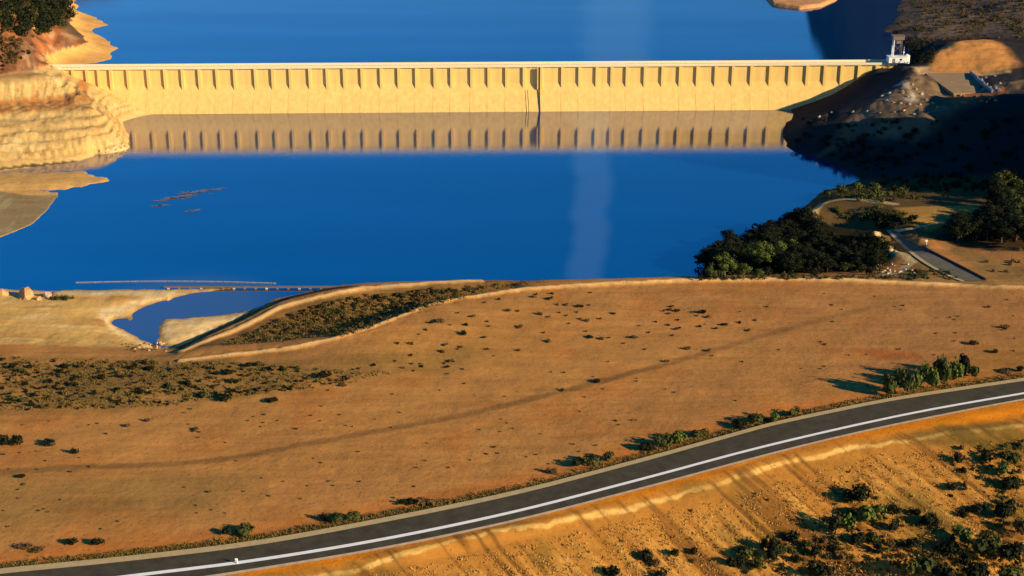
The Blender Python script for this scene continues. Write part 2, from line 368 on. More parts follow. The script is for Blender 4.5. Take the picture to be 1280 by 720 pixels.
# olive grass patches on the plain
og = pmask(X, Y, poly([(-100,600),(60,600),(250,590),(330,600),(260,640),(100,655),(-100,670)], 5.6), 5, 4); colr = mixc(colr, og * .5, (.25, .16, .04))
og = pmask(X, Y, poly([(430,470),(560,380),(700,365),(760,400),(640,450)], 5.4), 5, 4); colr = mixc(colr, og * .3, (.42, .20, .045))
re_ = sstep(-10, 90, X + 30*n1) * sstep(225, 300, Y + X*.3) * (1 - sstep(312, 320, Y)); colr = mixc(colr, re_ * .6, (.37, .17, .055))  # plain's brightness falloff to the right, painted as browner soil
red = pmask(X, Y, poly([(1070,440),(1100,436),(1150,440),(1150,448),(1100,448)], 5.5), 1.2, 1); colr = mixc(colr, red * .6, (.4, .10, .02))
rt = pmask(X, Y, poly([(1150,500),(1210,440),(1400,400),(1400,480),(1280,476)], 5.7), 4, 3); colr = mixc(colr, rt * .6, (.38, .17, .03))
colr = mixc(colr, zn['scrub'] * (.55 + 1.2 * np.clip(n2, -.4, .3)), (.20, .125, .03))
colr = mixc(colr, zn['sand'], (.72, .42, .11))
sd = zn['sand'] * sstep(.02, .25, fbm(X/20, Y/3.5, 84, 3)); colr = mixc(colr, sd * .75, (.58, .27, .06))
sd = zn['sand'] * sstep(.02, .2, fbm(X/9, Y/2.0, 184, 4)); colr = mixc(colr, sd * .6, (.84, .56, .20))
shore = (Y > 240) & (Y < 310) & (X < -20)
colr = mixc(colr, shore * sstep(.12, .3, Z) * (1 - sstep(.42, .7, Z)) * zn['sand'] * (.6 + n2), (.92, .66, .30))
colr = mixc(colr, shore * (1 - sstep(.0, .14, Z)) * zn['sand'] * .7, (.30, .19, .08))
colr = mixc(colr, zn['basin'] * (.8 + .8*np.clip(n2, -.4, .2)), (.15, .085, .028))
dq = np.array([P(u, v, .15) for u, v in [(212,437),(232,431),(255,419),(295,401),(335,384),(362,372),(400,364)]] + [P(u, v, z - .7) for u, v, z in reversed(crest1[:6])]); dt = pmask(X, Y, dq, .5, .3); colr = mixc(colr, dt * .95, (.07, .045, .018))  # first berm's shadowed left face, shade painted as dark brown soil
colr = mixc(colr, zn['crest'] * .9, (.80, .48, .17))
colr = mixc(colr, zn['bank'], (.70, .225, .012))
bk = zn['bank'] * sstep(.0, .3, fbm(X/6, Y/6, 85)); colr = mixc(colr, bk * .6, (.74, .31, .025))
colr = mixc(colr, zn['slope'], (.44, .185, .030))
lg = lmask(X, Y, [(u, v) for u, v in ledge], 5.2, .2, .45, .8); colr = mixc(colr, np.clip(lg * (.7 + n2), 0, 1), (.88, .55, .15))
colr = mixc(colr, zn['slope'] * rl_ * sstep(-.05, .28, rill) * .8, (.60, .30, .06))
colr = mixc(colr, zn['slope'] * sstep(.03, .2, -rill) * .85, (.20, .085, .018))
sg = zn['slope'] * sstep(.0, .22, fbm(X/9, Y/9, 86, 4) + .12 * sstep(30, 60, X - .8*(Y-190)) - .09); colr = mixc(colr, sg * .6, (.13, .095, .018))
# left shore
lf = (X < -60) & (Y > 370)
cf = sstep(-70, -80, X) * sstep(380, 384, Y)
tone = sstep(.3, .9, (Z / 1.55) % 1)
rockc = np.tile(np.array([.66, .43, .145]), X.shape + (1,)); rockc = mixc(rockc, tone * .5, (.50, .27, .08)); rockc = mixc(rockc, sstep(0, .3, n2) * .6, (.74, .55, .22))
colr = np.where(((cf > .5) & (Z < 16) & (Y < 482))[..., None], rockc, colr)
thin_ = sstep(.16, .03, np.abs(((Z + .5*fbm(X/12,Y/12,54)) / 1.1) % 1 - .5)) if False else (1 - sstep(.03, .14, np.abs(((Z + .5*fbm(X/12,Y/12,54)) / 1.1) % 1 - .5)))
colr = mixc(colr, thin_ * cf * (Z > .8) * (Z < 15) * (Y < 482) * sstep(-.2,.1,n2) * .7, (.36, .19, .06))
bch = pmask(X, Y, poly(beach + [(60,207),(0,213),(-160,228)], .3), .6, .3); colr = mixc(colr, bch, (.68, .38, .11))
cb = lmask(X, Y, [(-160,229),(0,212),(60,206),(95,202.5)], .1, .5, .5, .5) * (Z < 1.6); colr = mixc(colr, cb * .9, (.06, .035, .015))
ter = sstep(9.0, 9.5, Z) * (1 - sstep(10.2, 11.2, Z)) * cf * (Y < 482); colr = mixc(colr, ter * .8, (.44, .15, .035))
up_ = sstep(15.2, 16.4, Z + n2) * cf; colr = mixc(colr, up_, (.40, .135, .042)); n9 = fbm(X/2.5, Y/5, 93, 4); colr = mixc(colr, up_ * sstep(-.02, .18, n2), (.22, .11, .055)); colr = mixc(colr, up_ * sstep(.05, .22, n9), (.52, .30, .13)); colr = mixc(colr, up_ * sstep(.05, .22, -n9) * .8, (.12, .06, .03))
shr = sstep(505, 535, Y + 20 * n2) * sstep(14.0, 17, Z) * sstep(-60, -90, X); colr = mixc(colr, shr * .9, (.11, .07, .035))
spit = (X < -60) & (Y > 478) & (Z < 15.8); colr = np.where(spit[..., None], np.array([.80, .42, .11]), colr)
tan_shelf = pmask(X, Y, poly([(-200,236),(0,232),(76,240),(66,258),(55,268),(42,281),(20,290),(0,298),(-200,330)], .1), 1.2, .9) * (X < -60); colr = mixc(colr, tan_shelf * (1 - bch), (.34, .235, .10)); colr = mixc(colr, tan_shelf * (1 - bch) * sstep(.0, .3, fbm(X/3, Y/14, 88)), (.42, .34, .15))  # flat tan patch off the left beach, with paler streaks
# right side
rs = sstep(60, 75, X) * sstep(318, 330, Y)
colr = mixc(colr, rs * (1 - sstep(440, 450, Y)) * .9, (.085, .06, .022))  # headland soil darkened to stand in for weaker light there
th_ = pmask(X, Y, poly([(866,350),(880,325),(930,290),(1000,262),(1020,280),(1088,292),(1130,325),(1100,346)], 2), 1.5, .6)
och = pmask(X, Y, poly([(1118,258),(1225,256),(1222,264),(1190,278),(1150,287),(1128,272)], 5.2), 1, .6); colr = mixc(colr, och, (.46, .235, .05))
lp = lmask(X, Y, dense([(1118,258),(1090,252),(1060,247),(1036,249),(1020,257),(1018,266),(1030,275),(1048,282),(1080,286)], 4), 4, .8, .8, .3); colr = mixc(colr, lp, (.55, .37, .15))
ll = pmask(X, Y, poly([(1093,286),(1120,287),(1125,296),(1150,318),(1185,340),(1230,352),(1300,356),(1300,340),(1250,330),(1200,305),(1175,300),(1160,290),(1250,362),(1090,347),(1141,327)], 5.5), .8, .5); colr = mixc(colr, ll * .85, (.30, .17, .05))
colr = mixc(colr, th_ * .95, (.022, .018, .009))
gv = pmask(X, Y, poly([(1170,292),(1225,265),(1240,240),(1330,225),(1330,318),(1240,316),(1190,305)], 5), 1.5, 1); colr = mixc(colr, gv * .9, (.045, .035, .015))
colr = mixc(colr, lmask(X, Y, [(1095,287),(1108,301),(1124,316),(1141,327),(1125,337),(1105,342)], 5.4, .7, .8, .4), (.62, .42, .17))
nz = sstep(75, 82, X) * sstep(385, 395, Y) * (1 - sstep(560, 580, Y)); colr = mixc(colr, nz, (.035, .031, .028))  # nose and slope below the dam: shade painted as near-black ground
colr = mixc(colr, rb * np.clip(.5 + 1.5*n2, 0, .9), (.34, .21, .10))
rr = pmask(X, Y, poly([(1185,124),(1200,116),(1230,118),(1252,116),(1256,120),(1225,130),(1190,134)], 13.5), 1.5, 1.5); colr = mixc(colr, rr * .9, (.42, .14, .05))
wr = pmask(X, Y, poly([(1100,124),(1108,116),(1125,112),(1135,118),(1146,129),(1140,132),(1108,128)], 12.5), 1.2, 1.2); colr = mixc(colr, wr * sstep(-.15,.1,n2), (.6, .5, .36))
crd = pmask(X, Y, poly([(1140,82),(1262,83),(1262,92),(1146,92)], 15.4), 1, .4); colr = mixc(colr, crd, (.55, .36, .16))
md = sstep(75, 85, X) * pmask(X, Y, poly([(1163,84),(1166,66),(1195,54),(1230,52),(1258,64),(1276,80),(1260,84)], 17), 2, .8); colr = mixc(colr, md, (.62, .27, .07))
ur = sstep(125, 135, X) * sstep(515, 540, Y + 10*n2); colr = mixc(colr, ur * (1 - md), (.17, .115, .07)); colr = mixc(colr, ur * (1-md) * sstep(-.05, .15, n2), (.09, .065, .04))  # hill turned from the sun, its low light painted as darker soil
dk = sstep(110, 118, X) * sstep(480, 490, Y) * pmask(X, Y, poly([(1095,84),(1150,84),(1168,70),(1150,55),(1125,45),(1095,55)], 14), 2.5, 1.5); colr = mixc(colr, dk * .9, (.03, .026, .022))  # shadowed slope behind the dam's right end, shade painted near-black
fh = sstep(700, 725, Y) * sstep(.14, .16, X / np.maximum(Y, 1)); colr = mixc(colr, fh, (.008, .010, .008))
tp = sstep(592, 598, Y) * sstep(.13,.15, X/np.maximum(Y,1)) * (Z < ZU + 4.5); colr = mixc(colr, tp * (X < 150) * (1-sstep(690,705,Y)), (.6, .30, .12))
# ------------------------------------------------------------------ materials
def newmat(name):
    m = bpy.data.materials.new(name); m.use_nodes = True; nt = m.node_tree
    return m, nt, nt.nodes['Principled BSDF']
def nd(nt, t, **k):
    n = nt.nodes.new(t)
    for a, b in k.items():
        if a.startswith('_'): n.inputs[a[1:].replace('_', ' ')].default_value = b
        else: setattr(n, a, b)
    return n
def simple(name, c, rough=.85, var=.25, scale=1.5, stretch=(1,1,1), bump=.15, spec=.2, metal=0):
    """procedural: colour broken by two noises, light bump"""
    m, nt, b = newmat(name); L = nt.links
    tc = nd(nt, 'ShaderNodeTexCoord'); mp = nd(nt, 'ShaderNodeMapping'); mp.inputs['Scale'].default_value = stretch
    L.new(tc.outputs['Object'], mp.inputs['Vector'])
    n = nd(nt, 'ShaderNodeTexNoise', _Scale=scale, _Detail=6.0, _Roughness=.62); L.new(mp.outputs[0], n.inputs['Vector'])
    r = nd(nt, 'ShaderNodeMapRange'); r.inputs['From Min'].default_value = .3; r.inputs['From Max'].default_value = .7
    r.inputs['To Min'].default_value = 1 - var; r.inputs['To Max'].default_value = 1 + var; L.new(n.outputs['Fac'], r.inputs['Value'])
    mx = nd(nt, 'ShaderNodeVectorMath', operation='SCALE'); mx.inputs[0].default_value = c; L.new(r.outputs[0], mx.inputs['Scale'])
    L.new(mx.outputs[0], b.inputs['Base Color']); b.inputs['Roughness'].default_value = rough; b.inputs['Metallic'].default_value = metal
    b.inputs['Specular IOR Level'].default_value = spec
    if bump:
        bp = nd(nt, 'ShaderNodeBump', _Strength=bump, _Distance=.2); L.new(n.outputs['Fac'], bp.inputs['Height']); L.new(bp.outputs[0], b.inputs['Normal'])
    return m
def ground_mat():
    m, nt, b = newmat('ground_soil'); L = nt.links
    at = nd(nt, 'ShaderNodeAttribute', attribute_name='soil')
    geo = nd(nt, 'ShaderNodeNewGeometry')
    n1 = nd(nt, 'ShaderNodeTexNoise', _Scale=.9, _Detail=8.0, _Roughness=.7); L.new(geo.outputs['Position'], n1.inputs['Vector'])
    n2 = nd(nt, 'ShaderNodeTexNoise', _Scale=.14, _Detail=6.0, _Roughness=.6); L.new(geo.outputs['Position'], n2.inputs['Vector'])
    mp = nd(nt, 'ShaderNodeMapping'); mp.inputs['Scale'].default_value = (.05, .45, .45); mp.inputs['Rotation'].default_value = (0, 0, -.45); L.new(geo.outputs['Position'], mp.inputs['Vector'])
    n3 = nd(nt, 'ShaderNodeTexNoise', _Scale=1.0, _Detail=5.0, _Roughness=.6); L.new(mp.outputs[0], n3.inputs['Vector'])
    def rng_(n, a, c):
        r = nd(nt, 'ShaderNodeMapRange'); r.inputs['From Min'].default_value = .3; r.inputs['From Max'].default_value = .7
        r.inputs['To Min'].default_value = a; r.inputs['To Max'].default_value = c; L.new(n.outputs['Fac'], r.inputs['Value']); return r
    r1, r2, r3 = rng_(n1, .90, 1.09), rng_(n2, .88, 1.12), rng_(n3, .86, 1.12)
    m1 = nd(nt, 'ShaderNodeMath', operation='MULTIPLY'); L.new(r1.outputs[0], m1.inputs[0]); L.new(r2.outputs[0], m1.inputs[1])
    m2 = nd(nt, 'ShaderNodeMath', operation='MULTIPLY'); L.new(m1.outputs[0], m2.inputs[0]); L.new(r3.outputs[0], m2.inputs[1])
    sc = nd(nt, 'ShaderNodeVectorMath', operation='SCALE'); L.new(at.outputs['Color'], sc.inputs[0]); L.new(m2.outputs[0], sc.inputs['Scale'])
    # pebbles and tufts speckle
    vo = nd(nt, 'ShaderNodeTexVoronoi', _Scale=.9); L.new(geo.outputs['Position'], vo.inputs['Vector'])
    lt = nd(nt, 'ShaderNodeMapRange'); lt.inputs['From Min'].default_value = .10; lt.inputs['From Max'].default_value = .2; lt.inputs['To Min'].default_value = .62; lt.inputs['To Max'].default_value = 1.0; L.new(vo.outputs['Distance'], lt.inputs['Value'])
    s2 = nd(nt, 'ShaderNodeVectorMath', operation='SCALE'); L.new(sc.outputs[0], s2.inputs[0]); L.new(lt.outputs[0], s2.inputs['Scale'])
    L.new(s2.outputs[0], b.inputs['Base Color']); b.inputs['Roughness'].default_value = .95; b.inputs['Specular IOR Level'].default_value = .05
    bp = nd(nt, 'ShaderNodeBump', _Strength=.45, _Distance=.35); L.new(n1.outputs['Fac'], bp.inputs['Height']); L.new(bp.outputs[0], b.inputs['Normal'])
    return m
def water_mat():
    m = bpy.data.materials.new('lake_water'); m.use_nodes = True; nt = m.node_tree; L = nt.links; nt.nodes.remove(nt.nodes['Principled BSDF'])
    out = nt.nodes['Material Output']
    geo = nd(nt, 'ShaderNodeNewGeometry')
    df = nd(nt, 'ShaderNodeBsdfDiffuse'); gl = nd(nt, 'ShaderNodeBsdfGlossy', _Roughness=.035)
    gl.inputs['Color'].default_value = (.98, .98, 1, 1)
    lw = nd(nt, 'ShaderNodeFresnel', _IOR=2.8)
    mx = nd(nt, 'ShaderNodeMixShader'); fm = nd(nt, 'ShaderNodeMapRange'); fm.inputs['From Min'].default_value = .2; fm.inputs['From Max'].default_value = .8; fm.inputs['To Min'].default_value = .33; fm.inputs['To Max'].default_value = .43; L.new(lw.outputs[0], fm.inputs['Value'])
    L.new(df.outputs[0], mx.inputs[1]); L.new(gl.outputs[0], mx.inputs[2]); L.new(mx.outputs[0], out.inputs['Surface'])
    # wind bands: wide soft patches of slightly different tone
    mp = nd(nt, 'ShaderNodeMapping'); mp.inputs['Scale'].default_value = (.006, .03, 1); L.new(geo.outputs['Position'], mp.inputs['Vector'])
    nb = nd(nt, 'ShaderNodeTexNoise', _Scale=1.0, _Detail=4.0); L.new(mp.outputs[0], nb.inputs['Vector'])
    cr = nd(nt, 'ShaderNodeMix', data_type='RGBA'); cr.inputs['A'].default_value = (.001, .028, .10, 1); cr.inputs['B'].default_value = (.002, .042, .15, 1)
    L.new(nb.outputs['Fac'], cr.inputs['Factor'])
    wb = nd(nt, 'ShaderNodeMath', operation='MULTIPLY_ADD'); L.new(nb.outputs['Fac'], wb.inputs[0]); wb.inputs[1].default_value = .16; L.new(fm.outputs[0], wb.inputs[2]); L.new(wb.outputs[0], mx.inputs[0])
    # a pale glint streak down both lakes, painted into the diffuse colour
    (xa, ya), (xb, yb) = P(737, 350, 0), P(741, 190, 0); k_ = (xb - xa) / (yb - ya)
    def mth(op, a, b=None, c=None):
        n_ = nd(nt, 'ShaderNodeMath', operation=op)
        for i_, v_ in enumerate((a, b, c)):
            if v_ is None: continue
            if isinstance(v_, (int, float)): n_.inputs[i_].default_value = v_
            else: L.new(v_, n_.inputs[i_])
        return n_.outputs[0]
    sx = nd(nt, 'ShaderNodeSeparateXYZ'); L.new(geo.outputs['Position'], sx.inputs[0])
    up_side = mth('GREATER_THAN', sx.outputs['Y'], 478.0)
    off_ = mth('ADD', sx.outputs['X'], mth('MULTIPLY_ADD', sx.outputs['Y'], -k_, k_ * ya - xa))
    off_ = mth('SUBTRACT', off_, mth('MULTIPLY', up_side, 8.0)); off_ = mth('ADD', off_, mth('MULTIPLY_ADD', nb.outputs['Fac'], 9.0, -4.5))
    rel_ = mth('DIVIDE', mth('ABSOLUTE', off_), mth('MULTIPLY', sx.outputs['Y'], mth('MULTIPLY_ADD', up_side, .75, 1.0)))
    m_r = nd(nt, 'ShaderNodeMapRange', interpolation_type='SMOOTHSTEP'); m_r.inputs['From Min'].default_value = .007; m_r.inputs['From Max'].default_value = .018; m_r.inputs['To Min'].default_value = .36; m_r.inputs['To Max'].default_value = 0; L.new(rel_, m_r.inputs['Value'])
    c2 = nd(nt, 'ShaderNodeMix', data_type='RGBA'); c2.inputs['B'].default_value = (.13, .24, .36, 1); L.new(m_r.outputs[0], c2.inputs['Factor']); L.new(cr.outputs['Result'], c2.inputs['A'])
    vd = nd(nt, 'ShaderNodeVectorMath', operation='DISTANCE'); L.new(geo.outputs['Position'], vd.inputs[0]); vd.inputs[1].default_value = (*P(225, 388, 0), 0)
    vr = nd(nt, 'ShaderNodeMapRange', interpolation_type='SMOOTHSTEP'); vr.inputs['From Min'].default_value = 12; vr.inputs['From Max'].default_value = 27; vr.inputs['To Min'].default_value = .75; vr.inputs['To Max'].default_value = 0; L.new(vd.outputs['Value'], vr.inputs['Value'])
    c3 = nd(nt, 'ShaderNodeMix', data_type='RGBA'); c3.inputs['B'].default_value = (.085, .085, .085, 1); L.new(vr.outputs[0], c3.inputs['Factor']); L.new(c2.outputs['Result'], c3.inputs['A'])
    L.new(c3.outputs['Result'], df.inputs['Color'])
    mp2 = nd(nt, 'ShaderNodeMapping'); mp2.inputs['Scale'].default_value = (.9, 1.8, 1); L.new(geo.outputs['Position'], mp2.inputs['Vector'])
    nn = nd(nt, 'ShaderNodeTexNoise', _Scale=1.0, _Detail=3.0, _Roughness=.5); L.new(mp2.outputs[0], nn.inputs['Vector'])
    bp = nd(nt, 'ShaderNodeBump', _Strength=.09, _Distance=.12); L.new(nn.outputs['Fac'], bp.inputs['Height'])
    L.new(bp.outputs[0], gl.inputs['Normal'])
    return m
def foliage(name, c1, c2):
    m, nt, b = newmat(name); L = nt.links
    geo = nd(nt, 'ShaderNodeNewGeometry'); n = nd(nt, 'ShaderNodeTexNoise', _Scale=1.3, _Detail=3.0); L.new(geo.outputs['Position'], n.inputs['Vector'])
    ad = nd(nt, 'ShaderNodeMath', operation='ADD'); L.new(n.outputs['Fac'], ad.inputs[0]); L.new(geo.outputs['Random Per Island'], ad.inputs[1])
    r = nd(nt, 'ShaderNodeMapRange'); r.inputs['From Min'].default_value = .5; r.inputs['From Max'].default_value = 1.4; L.new(ad.outputs[0], r.inputs['Value'])
    mx = nd(nt, 'ShaderNodeMix', data_type='RGBA'); mx.inputs['A'].default_value = (*c1, 1); mx.inputs['B'].default_value = (*c2, 1)
    L.new(r.outputs[0], mx.inputs['Factor']); L.new(mx.outputs['Result'], b.inputs['Base Color'])
    b.inputs['Roughness'].default_value = .8; b.inputs['Specular IOR Level'].default_value = .1
    return m
M = dict(
    concrete=simple('dam_concrete', (.76, .50, .155), .9, .13, .7, (1, 1, .10), .05),
    stain=simple('weathered_joint', (.60, .39, .13), .9, .25, .6, (1, 1, .3)),
    deck=simple('deck_concrete', (.80, .66, .40), .85, .08, 1.5),
    asphalt=simple('road_asphalt', (.066, .055, .030), .85, .28, .5, (1,1,1), .05),
    lane=simple('lane_asphalt', (.13, .115, .075), .9, .15, .6),
    kerb=simple('shoulder_gravel', (.50, .37, .17), .9, .12, 1.2),
    white=simple('white_paint', (.92, .90, .80), .6, .05, 1.0, bump=0),
    edge=simple('edge_gravel', (.58, .42, .24), .9, .2, 1.2),
    wpaint=simple('white_wall_paint', (.85, .84, .78), .6, .06, 1.5),
    greycl=simple('weathered_cladding', (.20, .15, .12), .7, .15, 1.0),
    dark=simple('dark_steel', (.03, .028, .025), .6, .2, 2.0),
    rock=simple('pale_rock', (.58, .42, .24), .95, .3, .9, bump=.6),
    tanrock=simple('tan_rock', (.58, .32, .13), .95, .3, .9, bump=.6),
    rubble=simple('rubble_rock', (.36, .28, .18), .95, .35, .9, bump=.6),
    redrock=simple('red_rock', (.42, .15, .06), .95, .3, .9, bump=.6),
    bluerock=simple('grey_blue_rock', (.24, .25, .27), .95, .3, .9, bump=.6),
    slab=simple('spillway_concrete', (.30, .20, .10), .9, .12, .35),
    weed=simple('floating_weed', (.22, .19, .22), .8, .3, .8),
    bark=simple('bark', (.10, .07, .045), .95, .3, 3.0),
    leaf=foliage('leaf_olive', (.028, .036, .009), (.085, .085, .02)),
    leaf_dark=foliage('leaf_dark', (.007, .010, .004), (.022, .026, .009)),
    leaf_green=foliage('leaf_green', (.04, .065, .012), (.12, .14, .025)),
    leaf_dry=foliage('leaf_dry', (.07, .04, .014), (.18, .105, .035)),
    grass=foliage('dry_grass', (.28, .15, .035), (.55, .33, .10)),
    grassg=foliage('olive_grass', (.08, .065, .014), (.20, .14, .035)),
    ground=ground_mat(), water=water_mat())

# ------------------------------------------------------------------ object helpers
def tag(o, label=None, cat=None, group=None, kind=None):
    if label: o['label'] = label
    if cat: o['category'] = cat
    if group: o['group'] = group
    if kind: o['kind'] = kind
    return o
def obj(name, bm, mat, parent=None, smooth=False):
    me = bpy.data.meshes.new(name)
    if isinstance(bm, bmesh.types.BMesh): bm.to_mesh(me); bm.free()
    else: me.from_pydata(bm[0], [], bm[1])
    me.materials.append(M[mat]); o = bpy.data.objects.new(name, me); col.objects.link(o)
    if smooth: me.shade_smooth()
    if parent: o.parent = parent
    return o
def empty(name, loc, rz=0):
    o = bpy.data.objects.new(name, None); col.objects.link(o); o.location = loc; o.rotation_euler = (0, 0, rz); o.empty_display_size = .5; return o
def box(bm, c, s, rz=0, bev=0):
    r = bmesh.ops.create_cube(bm, size=1)['verts']
    for v in r:
        x, y, z = v.co.x*s[0], v.co.y*s[1], v.co.z*s[2]
        v.co = Vector((x*math.cos(rz)-y*math.sin(rz)+c[0], x*math.sin(rz)+y*math.cos(rz)+c[1], z+c[2]))
    if bev: bmesh.ops.bevel(bm, geom=list({e for v in r for e in v.link_edges}), offset=bev, segments=1, affect='EDGES')
    return bm
def tube(bm, a, b, r0, r1, n=8):
    a, b = Vector(a), Vector(b); d = b - a; q = d.to_track_quat('Z', 'Y')
    vs = []
    for p, r in ((a, r0), (b, r1)):
        vs.append([bm.verts.new(p + q @ Vector((r*math.cos(6.2832*i/n), r*math.sin(6.2832*i/n), 0))) for i in range(n)])
    for i in range(n): bm.faces.new((vs[0][i], vs[0][(i+1) % n], vs[1][(i+1) % n], vs[1][i]))
    bm.faces.new(vs[1]); bm.faces.new(vs[0][::-1]); return bm

# ------------------------------------------------------------------ ground mesh
nr_, nc_ = GX.shape
me = bpy.data.meshes.new('ground'); co = np.stack([GX, GY, GZ], -1).reshape(-1, 3)
ii = np.arange(nr_*nc_).reshape(nr_, nc_)
q = np.stack([ii[:-1, :-1], ii[:-1, 1:], ii[1:, 1:], ii[1:, :-1]], -1).reshape(-1, 4)
me.vertices.add(len(co)); me.vertices.foreach_set('co', co.ravel().astype(np.float32))
me.loops.add(q.size); me.loops.foreach_set('vertex_index', q.ravel().astype(np.int32))
me.polygons.add(len(q)); me.polygons.foreach_set('loop_start', np.arange(0, q.size, 4, dtype=np.int32)); me.polygons.foreach_set('loop_total', np.full(len(q), 4, np.int32))
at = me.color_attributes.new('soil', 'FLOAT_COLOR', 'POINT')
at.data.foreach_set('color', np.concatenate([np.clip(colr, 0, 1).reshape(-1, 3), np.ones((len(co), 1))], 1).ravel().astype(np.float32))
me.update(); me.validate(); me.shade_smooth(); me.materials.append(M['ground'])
g = bpy.data.objects.new('ground', me); col.objects.link(g); tag(g, kind='structure')

# ------------------------------------------------------------------ dam
a0 = Vector((*P(160, 143, 0), 0)); a1 = Vector((*P(960, 137.5, 0), 0))
dd = (a1 - a0).normalized(); dn = Vector((-dd.y, dd.x, 0))       # along, upstream
org = a0 + dn * 6.0; ZT = 14.8
rz = math.atan2(dd.y, dd.x)
def dam_s(px, off=0.0):
    """distance along the dam of the vertical plane point seen in pixel column px"""
    k = (px - 640) / F; o = org + dn * off; Zc = 11.0
    # X = k*(Y cp + (H-Z) sp)
    return (k * (o.y * cp + (CAMH - Zc) * sp) - o.x) / (dd.x - k * dd.y * cp)
def to_w(s, o, z): p = org + dd * s + dn * o; return (p.x, p.y, z)
s0, s1 = dam_s(40), dam_s(1116)
DAM = empty('dam', (org.x, org.y, 0), rz); tag(DAM, 'long pale yellow concrete dam wall with a row of piers under its crest', 'dam')
def prism(prof, sa, sb, nseg=1):
    """profile (o,z) swept along the dam, in the dam's own axes"""
    bm = bmesh.new(); n = len(prof); rows = []
    for k in range(nseg + 1):
        s = sa + (sb - sa) * k / nseg; rows.append([bm.verts.new((s, o, z)) for o, z in prof])
    for r, t in zip(rows[:-1], rows[1:]):
        for i in range(n): bm.faces.new((r[i], r[(i+1) % n], t[(i+1) % n], t[i]))
    bm.faces.new(rows[0][::-1]); bm.faces.new(rows[-1]); bmesh.ops.recalc_face_normals(bm, faces=bm.faces); return bm
wallp = [(0, ZT-.75), (0, 8.6), (-.22, 7.9), (-.62, 6.9), (-6, 0), (-9, -4), (5, -4), (3.2, ZT-.75)]
obj('wall', prism(wallp, s0, s1, 60), 'concrete', DAM)
obj('roadway', prism([(-.72, ZT-.78), (-.72, ZT-.45), (3.6, ZT-.45), (3.6, ZT-.75), (3.21, ZT-.747), (-.003, ZT-.747)], s0, s1+1), 'deck', DAM)
obj('parapet', prism([(-.80, ZT-.448), (-.80, ZT+.08), (-.55, ZT+.08), (-.55, ZT-.448)], s0, s1+1), 'deck', DAM)
obj('parapet', prism([(3.3, ZT-.448), (3.3, ZT+.3), (3.58, ZT+.3), (3.58, ZT-.448)], s0, s1+1), 'deck', DAM)
piers = [76.5,88.5,106,120.5,135.5,157,182,203,225,246,268,290,316,337.5,359.5,384,405.5,427,449,473,495,517,540,561,586,607.5,629.5,651.5,673,699.5,721,742.5,761,780,802.5,824.5,846.5,868,891,912.5,935.5,959,983,1005,1027,1048,1069.5,1091.5]
for px in piers:
    s = dam_s(px + 1.8); w = .9 + .15 * random.random()
    obj('pier', prism([(-.004+.3, ZT-.9), (-.66, ZT-.903), (-.66, 7.0), (-.58, 6.7), (.3, 6.2)], s, s + w), 'concrete', DAM)
for px in piers[4:-1]:
    s = dam_s(px + .6)
    obj('joint_rib', prism([(-.5, 6.8), (-.62-.045, 6.8+.03), (-6.0-.045, .03), (-6.6, -.8), (-5, -.8)], s, s + .15), 'stain', DAM)
# formed panels between the lifts: thin joint ribs and the gauge shaft
s = dam_s(674); bm = bmesh.new()
box(bm, (s-.55, -1.25, 10.3), (.35, .5, 7.4)); box(bm, (s+.5, -1.3, 10.3), (.5, .6, 7.4)); obj('gauge_shaft', bm, 'concrete', DAM)
bm = bmesh.new(); tube(bm, (s, -.9, ZT-1), (s, -1.15, 7), .16, .16); tube(bm, (s, -1.15, 7), (s, -6.3, -.3), .2, .2); obj('drain_pipe', bm, 'dark', DAM)
for k, ss in enumerate([dam_s(658), dam_s(661)]):
    bm = bmesh.new(); tube(bm, (ss, -1.4, 6.5), (ss, -6.15, 0), .07, .07, 6); obj('drain_pipe', bm, 'concrete', DAM)
# end block with railing, left abutment
bm = bmesh.new(); sl = dam_s(46)
box(bm, (sl+2.0, -.6, ZT+.1), (5, 1.1, 1.3), 0, .08); box(bm, (sl+6.6, -.8, ZT-.1), (3.2, .5, .8), 0, .05)
obj('end_block', bm, 'deck', DAM)
bm = bmesh.new()
for k in range(9): box(bm, (sl + 5 + k*1.3, -1.25, ZT+.75), (.14, .14, .9))
box(bm, (sl + 10.2, -1.25, ZT+1.2), (11, .09, .09)); obj('railing', bm, 'deck', DAM)

# gate tower at the right end
p = to_w(dam_s(1118), -.5, ZT + .2); T = empty('gate_tower', p, rz); tag(T, 'white hut with tall hoist frame and mast at right end of dam', 'tower')
bm = bmesh.new(); box(bm, (0, 0, .9), (5.8, 3, 2.0), 0, .06); obj('base_block', bm, 'wpaint', T)
bm = bmesh.new(); box(bm, (0, 0, 2.0), (6.1, 3.4, .18), 0, .04); obj('roof', bm, 'wpaint', T)
for x, y in ((-1.4, -.8), (1.3, -.8), (-1.4, .8), (1.3, .8)):
    bm = bmesh.new(); box(bm, (x, y, 4.8), (.3 if x < 0 else .16, .3 if x < 0 else .16, 5.4)); obj('leg', bm, 'wpaint' if x < 0 else 'greycl', T)
bm = bmesh.new(); box(bm, (0, 0, 8.3), (3.9, 2.4, 1.3), 0, .05); box(bm, (.4, 0, 6.95), (2.0, 1.6, 1.3), 0, .05); box(bm, (0, 0, 9.02), (4.3, 2.8, .14)); obj('hoist_cabin', bm, 'greycl', T)
bm = bmesh.new(); tube(bm, (-1.4,-.8,3.5), (1.3,-.8,6.2), .06, .06, 6); tube(bm, (1.3,-.8,3.5), (-1.4,-.8,6.2), .06, .06, 6); obj('brace', bm, 'greycl', T)
bm = bmesh.new(); tube(bm, (2.4, 0, 2), (2.4, 0, 5.2), .1, .05); box(bm, (2.4, 0, 3.3), (.5, .3, .5)); obj('mast', bm, 'wpaint', T)
